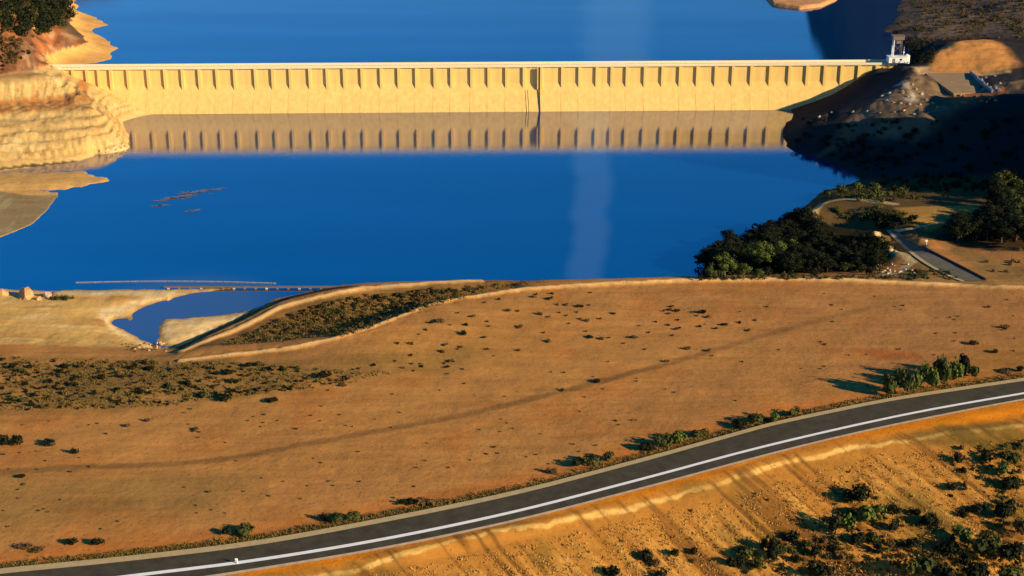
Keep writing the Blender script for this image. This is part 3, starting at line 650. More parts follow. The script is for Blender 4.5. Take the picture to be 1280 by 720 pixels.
bm = bmesh.new(); box(bm, (-1.2, -1.52, .7), (.9, .06, 1.5)); obj('door', bm, 'greycl', T)
bm = bmesh.new(); box(bm, (1.2, -1.52, 1.1), (.8, .06, .6)); obj('window', bm, 'dark', T)
p = to_w(dam_s(1131), -.5, ZT + .2); T = empty('water_tank', p, rz); tag(T, 'small white round tank beside the hut at right end of dam', 'tank')
bm = bmesh.new(); tube(bm, (0,0,-.4), (0,0,2.2), 1.0, 1.0, 20); obj('shell', bm, 'wpaint', T, False)
bm = bmesh.new(); tube(bm, (0,0,2.2), (0,0,2.7), 1.05, .15, 20); obj('lid', bm, 'wpaint', T)
bm = bmesh.new(); box(bm, (1.1, 0, 1.0), (.1, .1, 2.4)); obj('pipe', bm, 'greycl', T)

# ------------------------------------------------------------------ water
def sheet(name, pts, z, mat, kind='structure'):
    bm = bmesh.new(); f = bm.faces.new([bm.verts.new((x, y, z)) for x, y in pts]); bmesh.ops.recalc_face_normals(bm, faces=[f])
    if f.normal.z < 0: f.normal_flip()
    o = obj(name, bm, mat); tag(o, kind=kind); return o
pl = to_w(s0 - 6, 0, 0); pr = to_w(s1 + 4, 0, 0)
lower = [P(-300, 445, 0), P(120, 445, 0), P(300, 432, 0), P(520, 368, 0), P(900, 357, 0), P(1140, 335, 0), P(1090, 200, 0), (pr[0]-20, pr[1]-2), (pl[0], pl[1]), (-175, 430), (-220, 400)]
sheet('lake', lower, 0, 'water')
a = to_w(s0 - 60, 2.5, 0); b = to_w(s1 + 14, 2.5, 0)
sheet('reservoir', [(a[0], a[1]), (b[0], b[1]), (150, 520), (200, 640), (800, 800), (2600, 3800), (-2600, 3800), (-700, 1000), (-260, 640)], ZU, 'water')

# ------------------------------------------------------------------ roads
def ribbon(name, A, B, z, dz, mat, kind='structure', k=8):
    A = dense(A, k); B = dense(B, k); n = min(len(A), len(B)); V = []; Fc = []
    for i in range(n):
        for u, v in (A[i], B[i]):
            x, y = P(u, v, z); V.append((x, y, z + dz))
        if i: Fc.append((2*i-2, 2*i-1, 2*i+1, 2*i))
    o = obj(name, (V, Fc), mat); tag(o, kind=kind)
    if o.data.polygons[0].normal.z < 0: o.data.flip_normals()
    return o
def rs_(line_, u): 
    xs = [p[0] for p in line_]; return float(np.interp(u, xs, [p[1] for p in line_]))
def smooth_y(line_, grid=np.arange(-160, 1701, 40)):
    d_ = dense(line_, 12); xs = np.array([p[0] for p in d_]); yy = np.array([p[1] for p in d_]); 
    return [(float(u), float(np.interp(u, xs, yy))) for u in grid]
rt_, rb_, rw_ = smooth_y(road_top), smooth_y(road_bot), smooth_y(white_l)
def between(A, B, t): return [(a[0], a[1]*(1-t)+b[1]*t) for a, b in zip(A, B)]
def offs(A, d_): return [(u, v + d_ * (.55 + .45 * (v - 470) / 250)) for u, v in A]
ribbon('road_shoulder', rt_, offs(rt_, 6.8), ZR, .30, 'kerb')
ribbon('road', offs(rt_, 6.6), rb_, ZR, .24, 'asphalt')
ribbon('road_marking', offs(rw_, -1.9), offs(rw_, 1.9), ZR, .252, 'white')
ribbon('road_edge', offs(rb_, -1.9), offs(rb_, 1.3), ZR, .262, 'edge')
# side lane to the dam
laneA = [(1112,288.5),(1120,297),(1137,313),(1160,330),(1190,346),(1206,352)]
laneB = [(1123,287),(1130,297),(1152,311),(1180,325),(1215,343),(1234,352)]
def drape(name, A, B, mat, dz=.16, k=5, m=5):
    A = dense(A, k); B = dense(B, k); V = []; Fc = []; 
    for i in range(len(A)):
        for j in range(m):
            t = j/(m-1); w = grid_lookup(A[i][0]*(1-t)+B[i][0]*t, A[i][1]*(1-t)+B[i][1]*t); V.append((w.x, w.y, w.z + dz))
            if i and j: a_ = (i-1)*m+j-1; Fc.append((a_, a_+1, a_+m+1, a_+m))
    o = obj(name, (V, Fc), mat); tag(o, kind='structure')
    o.data.update()
    if sum(p.normal.z for p in o.data.polygons) < 0: o.data.flip_normals()
    return o
drape('side_lane', laneA, laneB, 'lane')
drape('side_lane', [(1112,288),(1135,286),(1160,281),(1178,277)], [(1123,291),(1140,288),(1162,283),(1180,279)], 'kerb', .2)
drape('lane_verge', [(u-4, v+.5) for u, v in laneA], [(u+.5, v) for u, v in laneA], 'kerb', .19)
# kerb wall along the lane's right side
bm = bmesh.new()
pp = [grid_lookup(u, v) for u, v in dense([(1153,310),(1180,324),(1215,342),(1232,351)], 4)]
for a, b in zip(pp[:-1], pp[1:]):
    tube(bm, a + Vector((0,0,.25)), b + Vector((0,0,.25)), .32, .32, 5)
o = obj('low_wall', bm, 'dark'); tag(o, 'low dark wall along the right edge of the narrow side lane', 'wall')

# ------------------------------------------------------------------ spillway works on the right bank
def slab_thing(name, label, cat, quad, mat, dz, th, nx=8, ny=6):
    (A, B, C_, D) = quad; V = []; Fc = []
    pts = {}
    bm = bmesh.new(); top = []
    for i in range(nx+1):
        r = []
        for j in range(ny+1):
            s, t = i/nx, j/ny
            u = (A[0]*(1-s)+B[0]*s)*(1-t)+(D[0]*(1-s)+C_[0]*s)*t; v = (A[1]*(1-s)+B[1]*s)*(1-t)+(D[1]*(1-s)+C_[1]*s)*t
            z = A[2]*(1-t)+D[2]*t; x, y = P(u, v, z); r.append(bm.verts.new((x, y, z + dz)))
        top.append(r)
    fs = [bm.faces.new((top[i][j], top[i+1][j], top[i+1][j+1], top[i][j+1])) for i in range(nx) for j in range(ny)]
    bmesh.ops.recalc_face_normals(bm, faces=fs)
    if fs[0].normal.z < 0: [f.normal_flip() for f in fs]
    e = bmesh.ops.extrude_face_region(bm, geom=fs)
    for v in e['geom']:
        if isinstance(v, bmesh.types.BMVert): v.co.z -= th
    o = obj(name, bm, mat); bmx = bmesh.new(); bmx.from_mesh(o.data); bmesh.ops.recalc_face_normals(bmx, faces=bmx.faces); bmx.to_mesh(o.data); bmx.free()
    return tag(o, label, cat)
slab_thing('spillway_slab', 'smooth brown sloping concrete slab right of the dam below its access road', 'slab', ((1156,92.5,15.4),(1213,92.5,15.4),(1236,116,13.6),(1192,118,13.6)), 'slab', .3, 1.6)
bm = bmesh.new()
wl = [(1213,91,15.8),(1222,100,15.3),(1230,107,14.9),(1240,116,14.4)]
wp = [Vector((*P(u, v, z), z)) for u, v, z in wl]
for a, b in zip(wp[:-1], wp[1:]):
    mid = (a+b)/2; box(bm, (mid.x, mid.y, mid.z), ((b-a).length+.1, .4, 1.8), math.atan2((b-a).y, (b-a).x))
o = obj('spillway_wall', bm, 'bluerock'); tag(o, 'grey blue retaining wall down the right side of the brown slab', 'wall')

def rock_mesh(seed, n=2, flat=.75, jag=.35):
    r = random.Random(seed); bm = bmesh.new(); bmesh.ops.create_icosphere(bm, subdivisions=n, radius=1)
    pl_ = [(Vector((r.gauss(0,1), r.gauss(0,1), r.gauss(0,.8))).normalized(), r.uniform(.6, .95)) for _ in range(11)]
    for v in bm.verts:
        d = v.co.normalized(); rad = 1.1
        for n_, h in pl_:
            k = d.dot(n_)
            if k > .05: rad = min(rad, h / k)
        rad *= 1 + r.uniform(-.03, .03); v.co = Vector((d.x*rad, d.y*rad*.85, max(d.z*rad*flat, -.35)))
    return bm
rocks = {}
def rock(px, py, w, h, mat, label, group=None, seed=0, cat='boulder', name='boulder'):
    p = grid_lookup(px, py)
    if p is None: return
    sc = (p.y*cp + CAMH*sp) / F; kk = (seed % 5, mat)
    if kk not in rocks:
        o = obj(name, rock_mesh(seed % 5 + 3), mat); rocks[kk] = o
    else: o = rocks[kk].copy(); col.objects.link(o)
    o.location = p + Vector((0, 0, -.05)); o.scale = (w*sc/2, w*sc/2, h*sc/1.0); o.rotation_euler = (0, 0, seed * 1.3)
    for k in ('label', 'group'): 
        if k in o: del o[k]
    tag(o, label, cat, group)
rock(32, 372, 28, 17, 'tanrock', 'largest tan boulder on the sandy lake shore at far left', seed=1)
rock(60, 371, 15, 13, 'rock', 'small pale grey boulder right of the largest tan boulder on the shore', seed=2)
rock(3, 368, 24, 11, 'tanrock', 'low tan boulder cut by the left edge of the photo, on the lake shore', seed=3)
rock(48, 374, 12, 6, 'tanrock', 'flat little rock between the two shore boulders at left', seed=4)
R2 = random.Random(5)
spots = [(1103,121,6,5),(1108,126,9,4),(1116,128,8,3),(1126,129,8,3),(1136,130,9,3),(1112,117,5,5),(1128,116,7,6),(1134,121,7,5),(1145,112,6,5),(1140,106,6,4),(1152,118,7,6),(1158,125,6,4),(1166,129,6,4),(1150,131,7,4),(1172,134,5,3),(1130,138,6,3),(1143,143,7,3),(1100,141,6,3),(1084,139,5,3),(1066,140,6,4),(1024,146,6,4),(1040,141,5,3),(1118,140,6,3),(1160,141,6,3)]
for k, (u, v, w, h) in enumerate(spots): rock(u, v, w*.85, h*.75, 'rubble' if k % 3 else 'tanrock', 'pale angular rock among the rubble on the bench right of the dam', 'rubble rocks on the bench right of the dam', seed=k)
for k in range(14): rock(1192 + R2.uniform(0, 56), 117 + R2.uniform(2, 12), R2.uniform(4, 7), R2.uniform(3, 4), 'redrock', 'reddish rock in the rust coloured rubble below the spillway slab', 'red rubble rocks below the slab', seed=k+7)
for k in range(12): rock(1224 + R2.uniform(0, 26), 92 + R2.uniform(2, 22), R2.uniform(5, 8), R2.uniform(3, 5), 'bluerock', 'grey blue rock tipped beside the retaining wall of the slab', 'blue grey rocks beside the slab', seed=k+2)
for k in range(26): rock(1096 + R2.uniform(0, 46) , 334 + R2.uniform(-5, 9) , R2.uniform(3, 5.5), R2.uniform(2, 3.5), 'rock', 'pale stone on the bright bank edge left of the side lane', 'pale stones on the side lane bank', seed=k+2)
for k in range(22): u = 125 + R2.uniform(0, 32); rock(u, 192 - (u-125)*.12 + R2.uniform(-8, 1), R2.uniform(3, 6), R2.uniform(2, 3.5), 'rock' if k % 2 else 'tanrock', 'fallen rock at the foot of the yellow cliff below the left end of the dam', 'fallen rocks at the cliff foot', seed=k)
for k in range(16): rock(168 + R2.uniform(0, 40), 428 + R2.uniform(0, 11), R2.uniform(3, 6), R2.uniform(2, 4), 'tanrock' if k % 2 else 'rock', 'pale stone on the sand at the head of the river inlet', 'pale stones at the river inlet head', seed=k)

# ------------------------------------------------------------------ causeway and boom at the river mouth
cw0 = Vector((*P(205, 357.5, .6), 0)); cw1 = Vector((*P(448, 357.5, .6), 0)); cd = (cw1 - cw0); cl = cd.length
CW = empty('causeway', cw0, math.atan2(cd.y, cd.x)); tag(CW, 'long low dark causeway on short piers across the river mouth', 'causeway')
bm = bmesh.new(); box(bm, (cl/2, 0, .42), (cl, .9, .16), 0, .03); obj('deck', bm, 'greycl', CW)
nP = 18
for k in range(nP):
    bm = bmesh.new(); box(bm, (1 + (cl-2)*k/(nP-1), 0, -.45), (.5, .7, 1.5)); obj('pier', bm, 'rock' if k % 3 == 0 else 'greycl', CW)
bm = bmesh.new()
a = Vector((*P(95, 353.5, 0), .08)); b = Vector((*P(345, 354.5, 0), .08)); 
for k in range(60):
    t0, t1 = k/60, (k+.93)/60; p0 = a.lerp(b, t0); p1 = a.lerp(b, t1); yy = lambda t: Vector((0, 1.2*math.sin(t*3.1), 0)); tube(bm, p0+yy(t0), p1+yy(t1), .13, .13, 6)
o = obj('floating_boom', bm, 'bluerock'); tag(o, 'thin pale floating boom line lying on the lake in front of the causeway', 'boom')
R3 = random.Random(9)
for k, (u0, v0, w_, h_, lb) in enumerate([(222,247,52,9,'long purplish grey weed mat floating left of middle of the lake'), (252,239,46,6,'thin upper weed mat floating on the lake nearest the dam'), (200,257,22,3,'short weed mat at the left end of the floating weed'), (240,264,16,3,'small lowest patch of weed floating on the lake')]):
    bm = bmesh.new()
    for j in range(int(w_*1.5)):
        t = R3.gauss(0, .38); u = u0 + t*w_*.6; v = v0 - t*h_*.55 + R3.gauss(0, h_*.10)
        x, y = P(u, v, 0); L_ = R3.uniform(.3, 1.6); W_ = R3.uniform(.15, .5)
        vs_ = [bm.verts.new((x + L_*math.cos(q)*R3.uniform(.7,1), y + W_*math.sin(q)*R3.uniform(.7,1), .03 + .01*(j % 5))) for q in [i*math.pi/4 for i in range(8)]]
        bm.faces.new(vs_)
    o = obj('weed_mat', bm, 'weed'); tag(o, lb, 'weed mat', kind='stuff')

# ------------------------------------------------------------------ plants
def leafcloud(bm, c, rad, n, size, r, squash=1.0, shell=.55):
    for _ in range(n):
        d = Vector((r.gauss(0,1), r.gauss(0,1), r.gauss(0,1))).normalized(); k = shell + (1-shell)*r.random()
        p = Vector(c) + Vector((d.x*rad*k, d.y*rad*k, d.z*rad*k*squash))
        if p.z < .02: p.z = .02 + r.random()*.1
        s = size * r.uniform(.6, 1.4); t = Vector((r.gauss(0,1), r.gauss(0,1), r.gauss(0,1))).normalized(); w = t.cross(d + Vector((.01,.02,.3))).normalized()
        t = w.cross(d).normalized() if r.random() < .6 else t
        vs_ = [bm.verts.new(p + t*s*a_ + w*s*b_*.7) for a_, b_ in ((-1,-.4),(0,-1),(1,-.1),(.3,1))]
        bm.faces.new(vs_)
def shrub_mesh(seed, n=200, size=.13):
    r = random.Random(seed); bm = bmesh.new()
    for k in range(r.randint(4, 7)):
        a_ = r.uniform(0, 6.28); q = r.uniform(0, .62); rad = r.uniform(.32, .55)
        leafcloud(bm, (math.cos(a_)*q, math.sin(a_)*q, rad*.7 + r.uniform(0, .25)), rad, n//5, size, r, .8)
    return bm
def tree_proto(seed, leaf, h=6.0, narrow=1.0, lean=0):
    r = random.Random(seed); T = empty('tree', (0,0,-500))
    bm = bmesh.new(); tops = []
    tube(bm, (0,0,-.4), (lean, .1, h*.45), .22, .14, 7)
    for k in range(6):
        a_ = k*1.05 + r.uniform(-.3,.3); rr = r.uniform(.16, .30)*h*narrow; z1 = h*r.uniform(.5, .85)
        tube(bm, (lean*.8, .08, h*r.uniform(.25,.44)), (lean+math.cos(a_)*rr, math.sin(a_)*rr, z1), .1, .03, 5); tops.append((lean+math.cos(a_)*rr, math.sin(a_)*rr, z1))
    obj('trunk', bm, 'bark', T); bm = bmesh.new()
    for (x, y, z) in tops + [(lean, 0, h*.86), (lean, 0, h*.6)]:
        leafcloud(bm, (x, y, z), h*r.uniform(.15, .22), 130, h*.028, r, .85, .4)
        for _ in range(2): leafcloud(bm, (x+r.gauss(0,.6), y+r.gauss(0,.6), z-r.uniform(0, h*.25)), h*r.uniform(.09,.15), 60, h*.026, r, .85, .4)
    obj('crown', bm, leaf, T); return T
protos = {}
def shrub(p, w, h, leaf, label, group=None, cat='bush', rz_=None, seed=None, name='shrub'):
    seed = random.randint(0, 4) if seed is None else seed; k = (seed % 5, leaf, name)
    if k not in protos:
        o = obj(name, shrub_mesh(seed % 5 + 20, 320 if name == 'shrub' else 130, .12 if name == 'shrub' else .17), leaf); protos[k] = o
    else: o = protos[k].copy(); col.objects.link(o)
    for q in ('label', 'group'):
        if q in o: del o[q]
    o.location = p - Vector((0, 0, .03)); o.scale = (w/1.7, w/1.7*random.uniform(.75, 1.05), h/1.1); o.rotation_euler = (0, 0, random.uniform(0, 6.28) if rz_ is None else rz_)
    return tag(o, label, cat, group)
def px_shrub(u, v, w, h, leaf, label, group=None, **k):
    """a bush whose foot is seen at (u,v), w x h photo pixels"""
    p = grid_lookup(u, v)
    if p is None: return
    sc = (p.y*cp + CAMH*sp) / F
    return shrub(p, w*sc, h*sc/.93, leaf, label, group, **k)
tprotos = {}
def tree(p, h, leaf, label, group=None, seed=0, wide=1.0):
    k = (seed % 4, leaf)
    if k not in tprotos:
        T = tree_proto(seed % 4 + 40, leaf); tprotos[k] = T
    else:
        T = tprotos[k].copy(); col.objects.link(T)
        for ch in tprotos[k].children: c = ch.copy(); col.objects.link(c); c.parent = T
    for q in ('label', 'group'):
        if q in T: del T[q]
    T.location = p; T.scale = (h/6*wide, h/6*wide, h/6); T.rotation_euler = (0, 0, random.uniform(0, 6.28)); tag(T, label, 'tree', group); return T
def px_tree(u, v, hpx, leaf, label, group=None, seed=0, wide=1.0):
    p = grid_lookup(u, v)
    if p is None: return
    sc = (p.y*cp + CAMH*sp) / F; return tree(p, hpx*sc/.93, leaf, label, group, seed, wide)

# roadside bushes, told apart one by one
for (u, v, w, h, leaf, lb) in [
    (1108,494,20,26,'leaf','leftmost bush of the tall roadside clump at right, casting a long shadow'),
    (1128,492,20,30,'leaf','second bush from the left in the tall roadside clump at right'),
    (1144,486,16,22,'leaf_green','small bright green bush near the middle of the tall roadside clump'),
    (1160,484,20,26,'leaf_green','light green bush in the middle of the tall roadside clump'),
    (1176,478,22,32,'leaf','dark bushy middle shrub of the tall roadside clump, third from its right end'),
    (1192,474,18,24,'leaf_green','low green bush under the two tallest of the roadside clump'),
    (1206,470,18,28,'leaf_dark','tallest dark bush at the right end of the roadside clump'),
    (1217,472,14,14,'leaf','small low bush at the far right end of the roadside clump'),
    (284,668,14,11,'leaf_dark','left half of the pair of dark bushes above the road at lower left'),
    (304,668,26,15,'leaf','wider right bush of the pair above the road at lower left'),
    (90,681,18,9,'leaf_dark','dark flat bush third from the left above the road, left of its twin'),
    (121,680,20,10,'leaf_dark','dark flat bush above the road, right one of the low twins at far left'),
    (28,685,22,6,'leaf_dry','faint dry low bush above the road nearest the left edge'),
    (50,688,18,5,'leaf_dry','faint dry tuft between the left edge and the low dark twin bushes'),
    (408,651,16,10,'leaf_dark','dark left end of the long bush row above the road at lower centre'),
    (424,652,20,13,'leaf','green middle bush of the long row above the road at lower centre'),
    (442,650,20,14,'leaf','rounded right bush of the long row above the road at lower centre'),
    (511,631,18,9,'leaf_dark','dark flat bush above the road right of the long bush row'),
    (530,629,24,10,'leaf_dry','dry flat bush beside the dark flat one above the road'),
    (690,592,14,8,'leaf_dry','small dry bush above the road left of the centre bush bank'),
    (720,583,18,11,'leaf_dark','dark left bush of the bank above the road at the centre'),
    (740,580,26,13,'leaf','middle bush of the bank above the road at the centre'),
    (762,575,20,13,'leaf','right bush of the bank above the road at the centre'),
    (808,562,22,13,'leaf_dark','dark left bush of the long hedge bank right of centre above the road'),
    (826,558,26,17,'leaf','green bush in the middle of the hedge bank right of centre above the road'),
    (846,552,24,16,'leaf_green','bright green bush in the hedge bank right of centre above the road'),
    (872,545,22,12,'leaf','low bush at the right end of the hedge bank above the road'),
    (925,534,22,12,'leaf_dark','dark bush above the road below the right end of the wheel track'),
    (945,530,24,15,'leaf','thick olive bush above the road, second from left in the hedge leading to tall clump'),
    (968,526,24,15,'leaf_green','green bush above the road, third in the hedge leading to tall clump'),
    (990,520,22,11,'leaf','last low bush of the hedge leading to the tall clump')]:
    k_ = 1.35 if u > 1100 else 1.1
    px_shrub(u, v, w*k_, h*k_*.95, leaf, lb)
# bushes alone on the plain, one by one
for (u, v, w, h, lb) in [
    (4,556,20,15,'dark bush cut by the left edge of the photo above the wheel track'),
    (22,556,20,15,'olive bush right beside the bush at the left edge, above the wheel track'),
    (62,556,20,8,'flat dark bush standing alone right of the two left edge bushes'),
    (95,567,13,8,'small dark bush with a pale top just above the wheel track at far left'),
    (27,597,12,6,'small dark bush on the wheel track near the left edge'),
    (246,538,11,5,'tiny dark bush alone on bare soil left of centre, above the wheel track'),
    (184,527,10,5,'left tiny bush of a loose pair under the scrub belt'),
    (159,533,10,5,'right of the lone bushes a tiny flat one below the scrub belt'),
    (284,499,26,11,'largest dark bush at the right end of the scrub belt'),
    (340,502,17,7,'flat dark bush alone just right of the scrub belt'),
    (404,472,20,8,'very dark flat bush at the centre of the small bush patch left of centre'),
    (429,483,10,4,'small bush below the very dark flat bush left of centre'),
    (550,402,15,5,'flat dark bush close under the curving bright earth bank'),
    (580,419,13,6,'dark round bush below the curve of the bright earth bank'),
    (745,478,13,6,'dark bush touching the upper side of the wheel track at centre'),
    (704,489,9,4,'small bush left of the dark bush on the wheel track'),
    (858,437,11,5,'dark bush just above the wheel track right of centre'),
    (886,439,8,4,'small bush on the wheel track right of centre'),
    (833,452,9,4,'small bush above the wheel track, left of the dark one right of centre'),
    (879,392,13,6,'dark bush high on the plain below the lakeside trees'),
    (1216,430,15,6,'flat bush casting a thin shadow above the tall roadside clump'),
    (1254,410,15,5,'flat bush near the right edge above the tall roadside clump'),
    (1243,441,12,6,'dark low bush near the right edge between the clump and the plain'),
    (1256,465,18,5,'flat dark bush beside the road shoulder near the right edge'),
    (1276,464,14,8,'dark bush beside the road cut by the right edge')]:
    px_shrub(u, v, w, h, 'leaf_dark' if h > 5 else 'leaf_dry', lb)
# bushes on the slope below the road
sl_ = [(1072,628,32,24,'leaf_dark','largest dark bush high on the slope right of centre below the road'),
 (1043,664,26,28,'leaf_dark','tall dark bush left of a green one on the slope below the largest bush'),
 (1060,662,26,22,'leaf_green','green bush touching the tall dark bush on the slope'),
 (1085,650,36,26,'leaf_green','broad olive green bush between the largest bush and the stacked pair'),
 (1116,643,16,14,'leaf_dark','upper bush of the stacked pair on the slope'),
 (1116,664,18,18,'leaf_dark','lower bush of the stacked pair on the slope'),
 (1144,644,14,11,'leaf_dark','small dark bush right of the stacked pair'),
 (1160,656,22,18,'leaf_dark','round dark bush right of the small one beside the stacked pair'),
 (1189,612,20,11,'leaf_dark','lone dark bush on the pale fan of slope at right'),
 (1197,578,18,13,'leaf_dark','upper lone bush close below the bright ledge at right'),
 (1233,576,24,13,'leaf_dark','reddish dark bush with a long shadow near the ledge at right'),
 (1265,577,20,14,'leaf','bush below the ledge near the right edge'),
 (1252,592,24,18,'leaf_green','green bush amid the group near the right edge below the ledge'),
 (1262,612,24,22,'leaf_dark','dark bush at the right edge below the green one'),
 (1204,648,14,12,'leaf_dark','small round dark bush at the foot of the pale fan'),
 (1222,642,20,12,'leaf_dark','flat bush right of the small round one at the foot of the pale fan'),
 (1252,646,32,26,'leaf_dark','big brownish dark bush at the right edge, halfway down the slope'),
 (1275,668,22,24,'leaf_dry','brown bush cut by the right edge halfway down the slope'),
 (1074,680,22,18,'leaf_dark','dark bush directly below the tall dark bush on the slope'),
 (1090,678,20,16,'leaf','olive bush below the broad green one on the slope'),
 (1098,693,18,15,'leaf_dark','dark bush left of three lower slope bushes'),
 (1111,683,13,10,'leaf_dry','small brown bush under the stacked pair'),
 (1140,686,22,14,'leaf_dark','dark oval bush below the round dark bush of the slope'),
 (1185,690,24,18,'leaf_dark','dark bush at the left of the large thicket in the lower right corner'),
 (1202,678,26,22,'leaf_green','green bush at the top of the thicket in the lower right corner'),
 (1206,708,22,20,'leaf_dark','dark bush in the middle of the corner thicket'),
 (1235,698,40,34,'leaf','broadest green bush of the thicket in the lower right corner'),
 (1265,704,36,30,'leaf_dark','dark bush at the right end of the corner thicket'),
 (1222,724,36,24,'leaf_dark','lowest dark bush of the corner thicket, on the bottom edge'),
 (1258,730,40,28,'leaf','olive bush in the very corner of the photo, bottom right'),
 (1152,722,44,30,'leaf','wide olive bush on the bottom edge left of the corner thicket'),
 (1180,728,30,24,'leaf_dark','dark bush on the bottom edge beside the wide olive one'),
 (990,678,24,15,'leaf_dark','dark wide bush at upper left of the lower centre bush group'),
 (1020,694,18,16,'leaf_dark','dark bush right of centre in the lower bush group'),
 (1008,684,16,10,'leaf','small olive bush between two dark ones of the lower bush group'),
 (1030,678,12,9,'leaf_dry','small brown bush at top right of the lower bush group'),
 (1042,691,14,12,'leaf_dark','dark round bush at the right of the lower bush group'),
 (1052,700,14,10,'leaf_dry','brown bush below the dark round one of the lower bush group'),
 (995,704,14,13,'leaf_dark','round dark bush at the lower left of the lower bush group'),
 (963,700,24,32,'leaf_dark','tall dark bush at the left end of the lower bush group'),
 (975,694,16,18,'leaf','olive bush leaning on the tall dark left one of the lower group'),
 (1018,722,26,22,'leaf_dark','dark bush on the bottom edge below the lower bush group'),
 (1040,722,30,16,'leaf_dry','brown bush on the bottom edge right of the dark one'),
 (807,702,22,17,'leaf_dark','left dark bush of the sparse row at the lower centre slope'),
 (820,708,16,10,'leaf_dry','brown bush leaning on the left dark bush of the sparse row'),
 (844,696,13,12,'leaf_dark','round dark bush in the middle of the sparse row at lower centre'),
 (868,693,13,10,'leaf_dark','right round bush of the sparse row at lower centre'),
 (868,703,9,6,'leaf_dry','tiny brown bush under the right round bush of the sparse row'),
 (766,722,26,16,'leaf_dark','leftmost dark bush on the bottom edge, lower centre'),
 (827,722,22,12,'leaf_dark','dark bush on the bottom edge under the sparse row'),
 (918,708,20,18,'leaf_dark','dark bush left of the tall dark one, near bottom right of centre'),
 (930,700,22,20,'leaf','olive bush between the dark ones near bottom right of centre'),
 (926,690,11,9,'leaf_dark','small dark bush above the olive one near bottom right of centre'),
 (945,712,24,18,'leaf','olive bush low between centre and the lower bush group'),
 (957,686,16,18,'leaf_dark','upright dark bush above the left end of the lower bush group')]
for (u, v, w, h, leaf, lb) in sl_: px_shrub(u, v, w*1.12, h*1.1, leaf, lb)
# scrub: many small alike bushes
R4 = random.Random(21)
def inside(u, v, pg):
    c = False; n = len(pg)
    for i in range(n):
        (x0, y0), (x1, y1) = pg[i], pg[(i+1) % n]
        if (y0 > v) != (y1 > v) and u < x0 + (v-y0)/(y1-y0)*(x1-x0): c = not c
    return c
def scatter(pg, n, wr_, hr_, leaf, label, group, name='low_shrub'):
    us_ = [p[0] for p in pg]; vs_ = [p[1] for p in pg]; k = 0
    while k < n:
        u, v = R4.uniform(min(us_), max(us_)), R4.uniform(min(vs_), max(vs_))
        if not inside(u, v, pg): continue
        k += 1; s = R4.random()**2.2
        px_shrub(u, v, wr_[0]+(wr_[1]-wr_[0])*s, hr_[0]+(hr_[1]-hr_[0])*s, R4.choice(leaf), label, group, name=name)
belt = [(0,446),(120,450),(280,452),(400,462),(500,465),(430,480),(300,496),(180,510),(0,514)]
scatter(belt, 85, (6,18), (3,8), ['leaf_dark','leaf_dark','leaf','leaf_dry'], 'small dark bush in the olive scrub belt on the left of the plain', 'small bushes of the scrub belt')
scatter([(400,480),(480,445),(540,385),(620,372),(760,362),(900,385),(960,400),(880,420),(760,430),(640,440),(560,460)], 85, (5,11), (2.5,4.5), ['leaf_dark','leaf_dry','leaf_dry'], 'tiny dry bush dotted on the bare upper plain below the bright bank', 'tiny bushes dotted on the upper plain')
hollow = [(280,432),(360,395),(420,376),(520,364),(680,352),(600,364),(500,394),(440,418)]
scatter(hollow, 30, (7,15), (4,6), ['leaf_dark','leaf','leaf_dry'], 'scrubby bush in the brown hollow between the two bright banks', 'scrub bushes in the hollow')
scatter([(0,560),(120,570),(300,520),(500,510),(760,450),(1000,400),(1280,380),(1280,420),(1000,470),(600,570),(300,640),(0,640)], 22, (4,8), (2,3.5), ['leaf_dry'], 'tiny dry tuft on the bare soil near the wheel track', 'tiny tufts by the wheel track')
scatter([(1120,560),(1280,540),(1280,720),(900,720),(960,690),(1060,640)], 34, (6,14), (5,10), ['leaf','leaf_dry','leaf_dark'], 'small bush among the larger ones on the slope below the road', 'small bushes of the lower slope')
scatter([(640,700),(900,625),(1080,575),(1150,600),(960,660),(800,700)], 10, (3,7), (3,5), ['leaf_dry'], 'small brown tuft on the striped grass slope below the road', 'brown tufts on the striped slope')
scatter([(1020,238),(1100,232),(1110,250),(1040,248)], 14, (10,18), (7,12), ['leaf_green','leaf'], 'green bush at the lakeside tip of the headland above the loop track', 'bushes on the headland tip')
scatter([(1210,322),(1280,310),(1280,345),(1240,340)], 8, (7,14), (4,6), ['leaf_dry'], 'brown bush on the verge right of the side lane', 'brown bushes right of the side lane')
scatter([(1090,272),(1140,272),(1142,288),(1095,288)], 9, (14,20), (9,13), ['leaf_dark'], 'black green bush where the loop track meets the lane', 'dark bushes by the loop end')
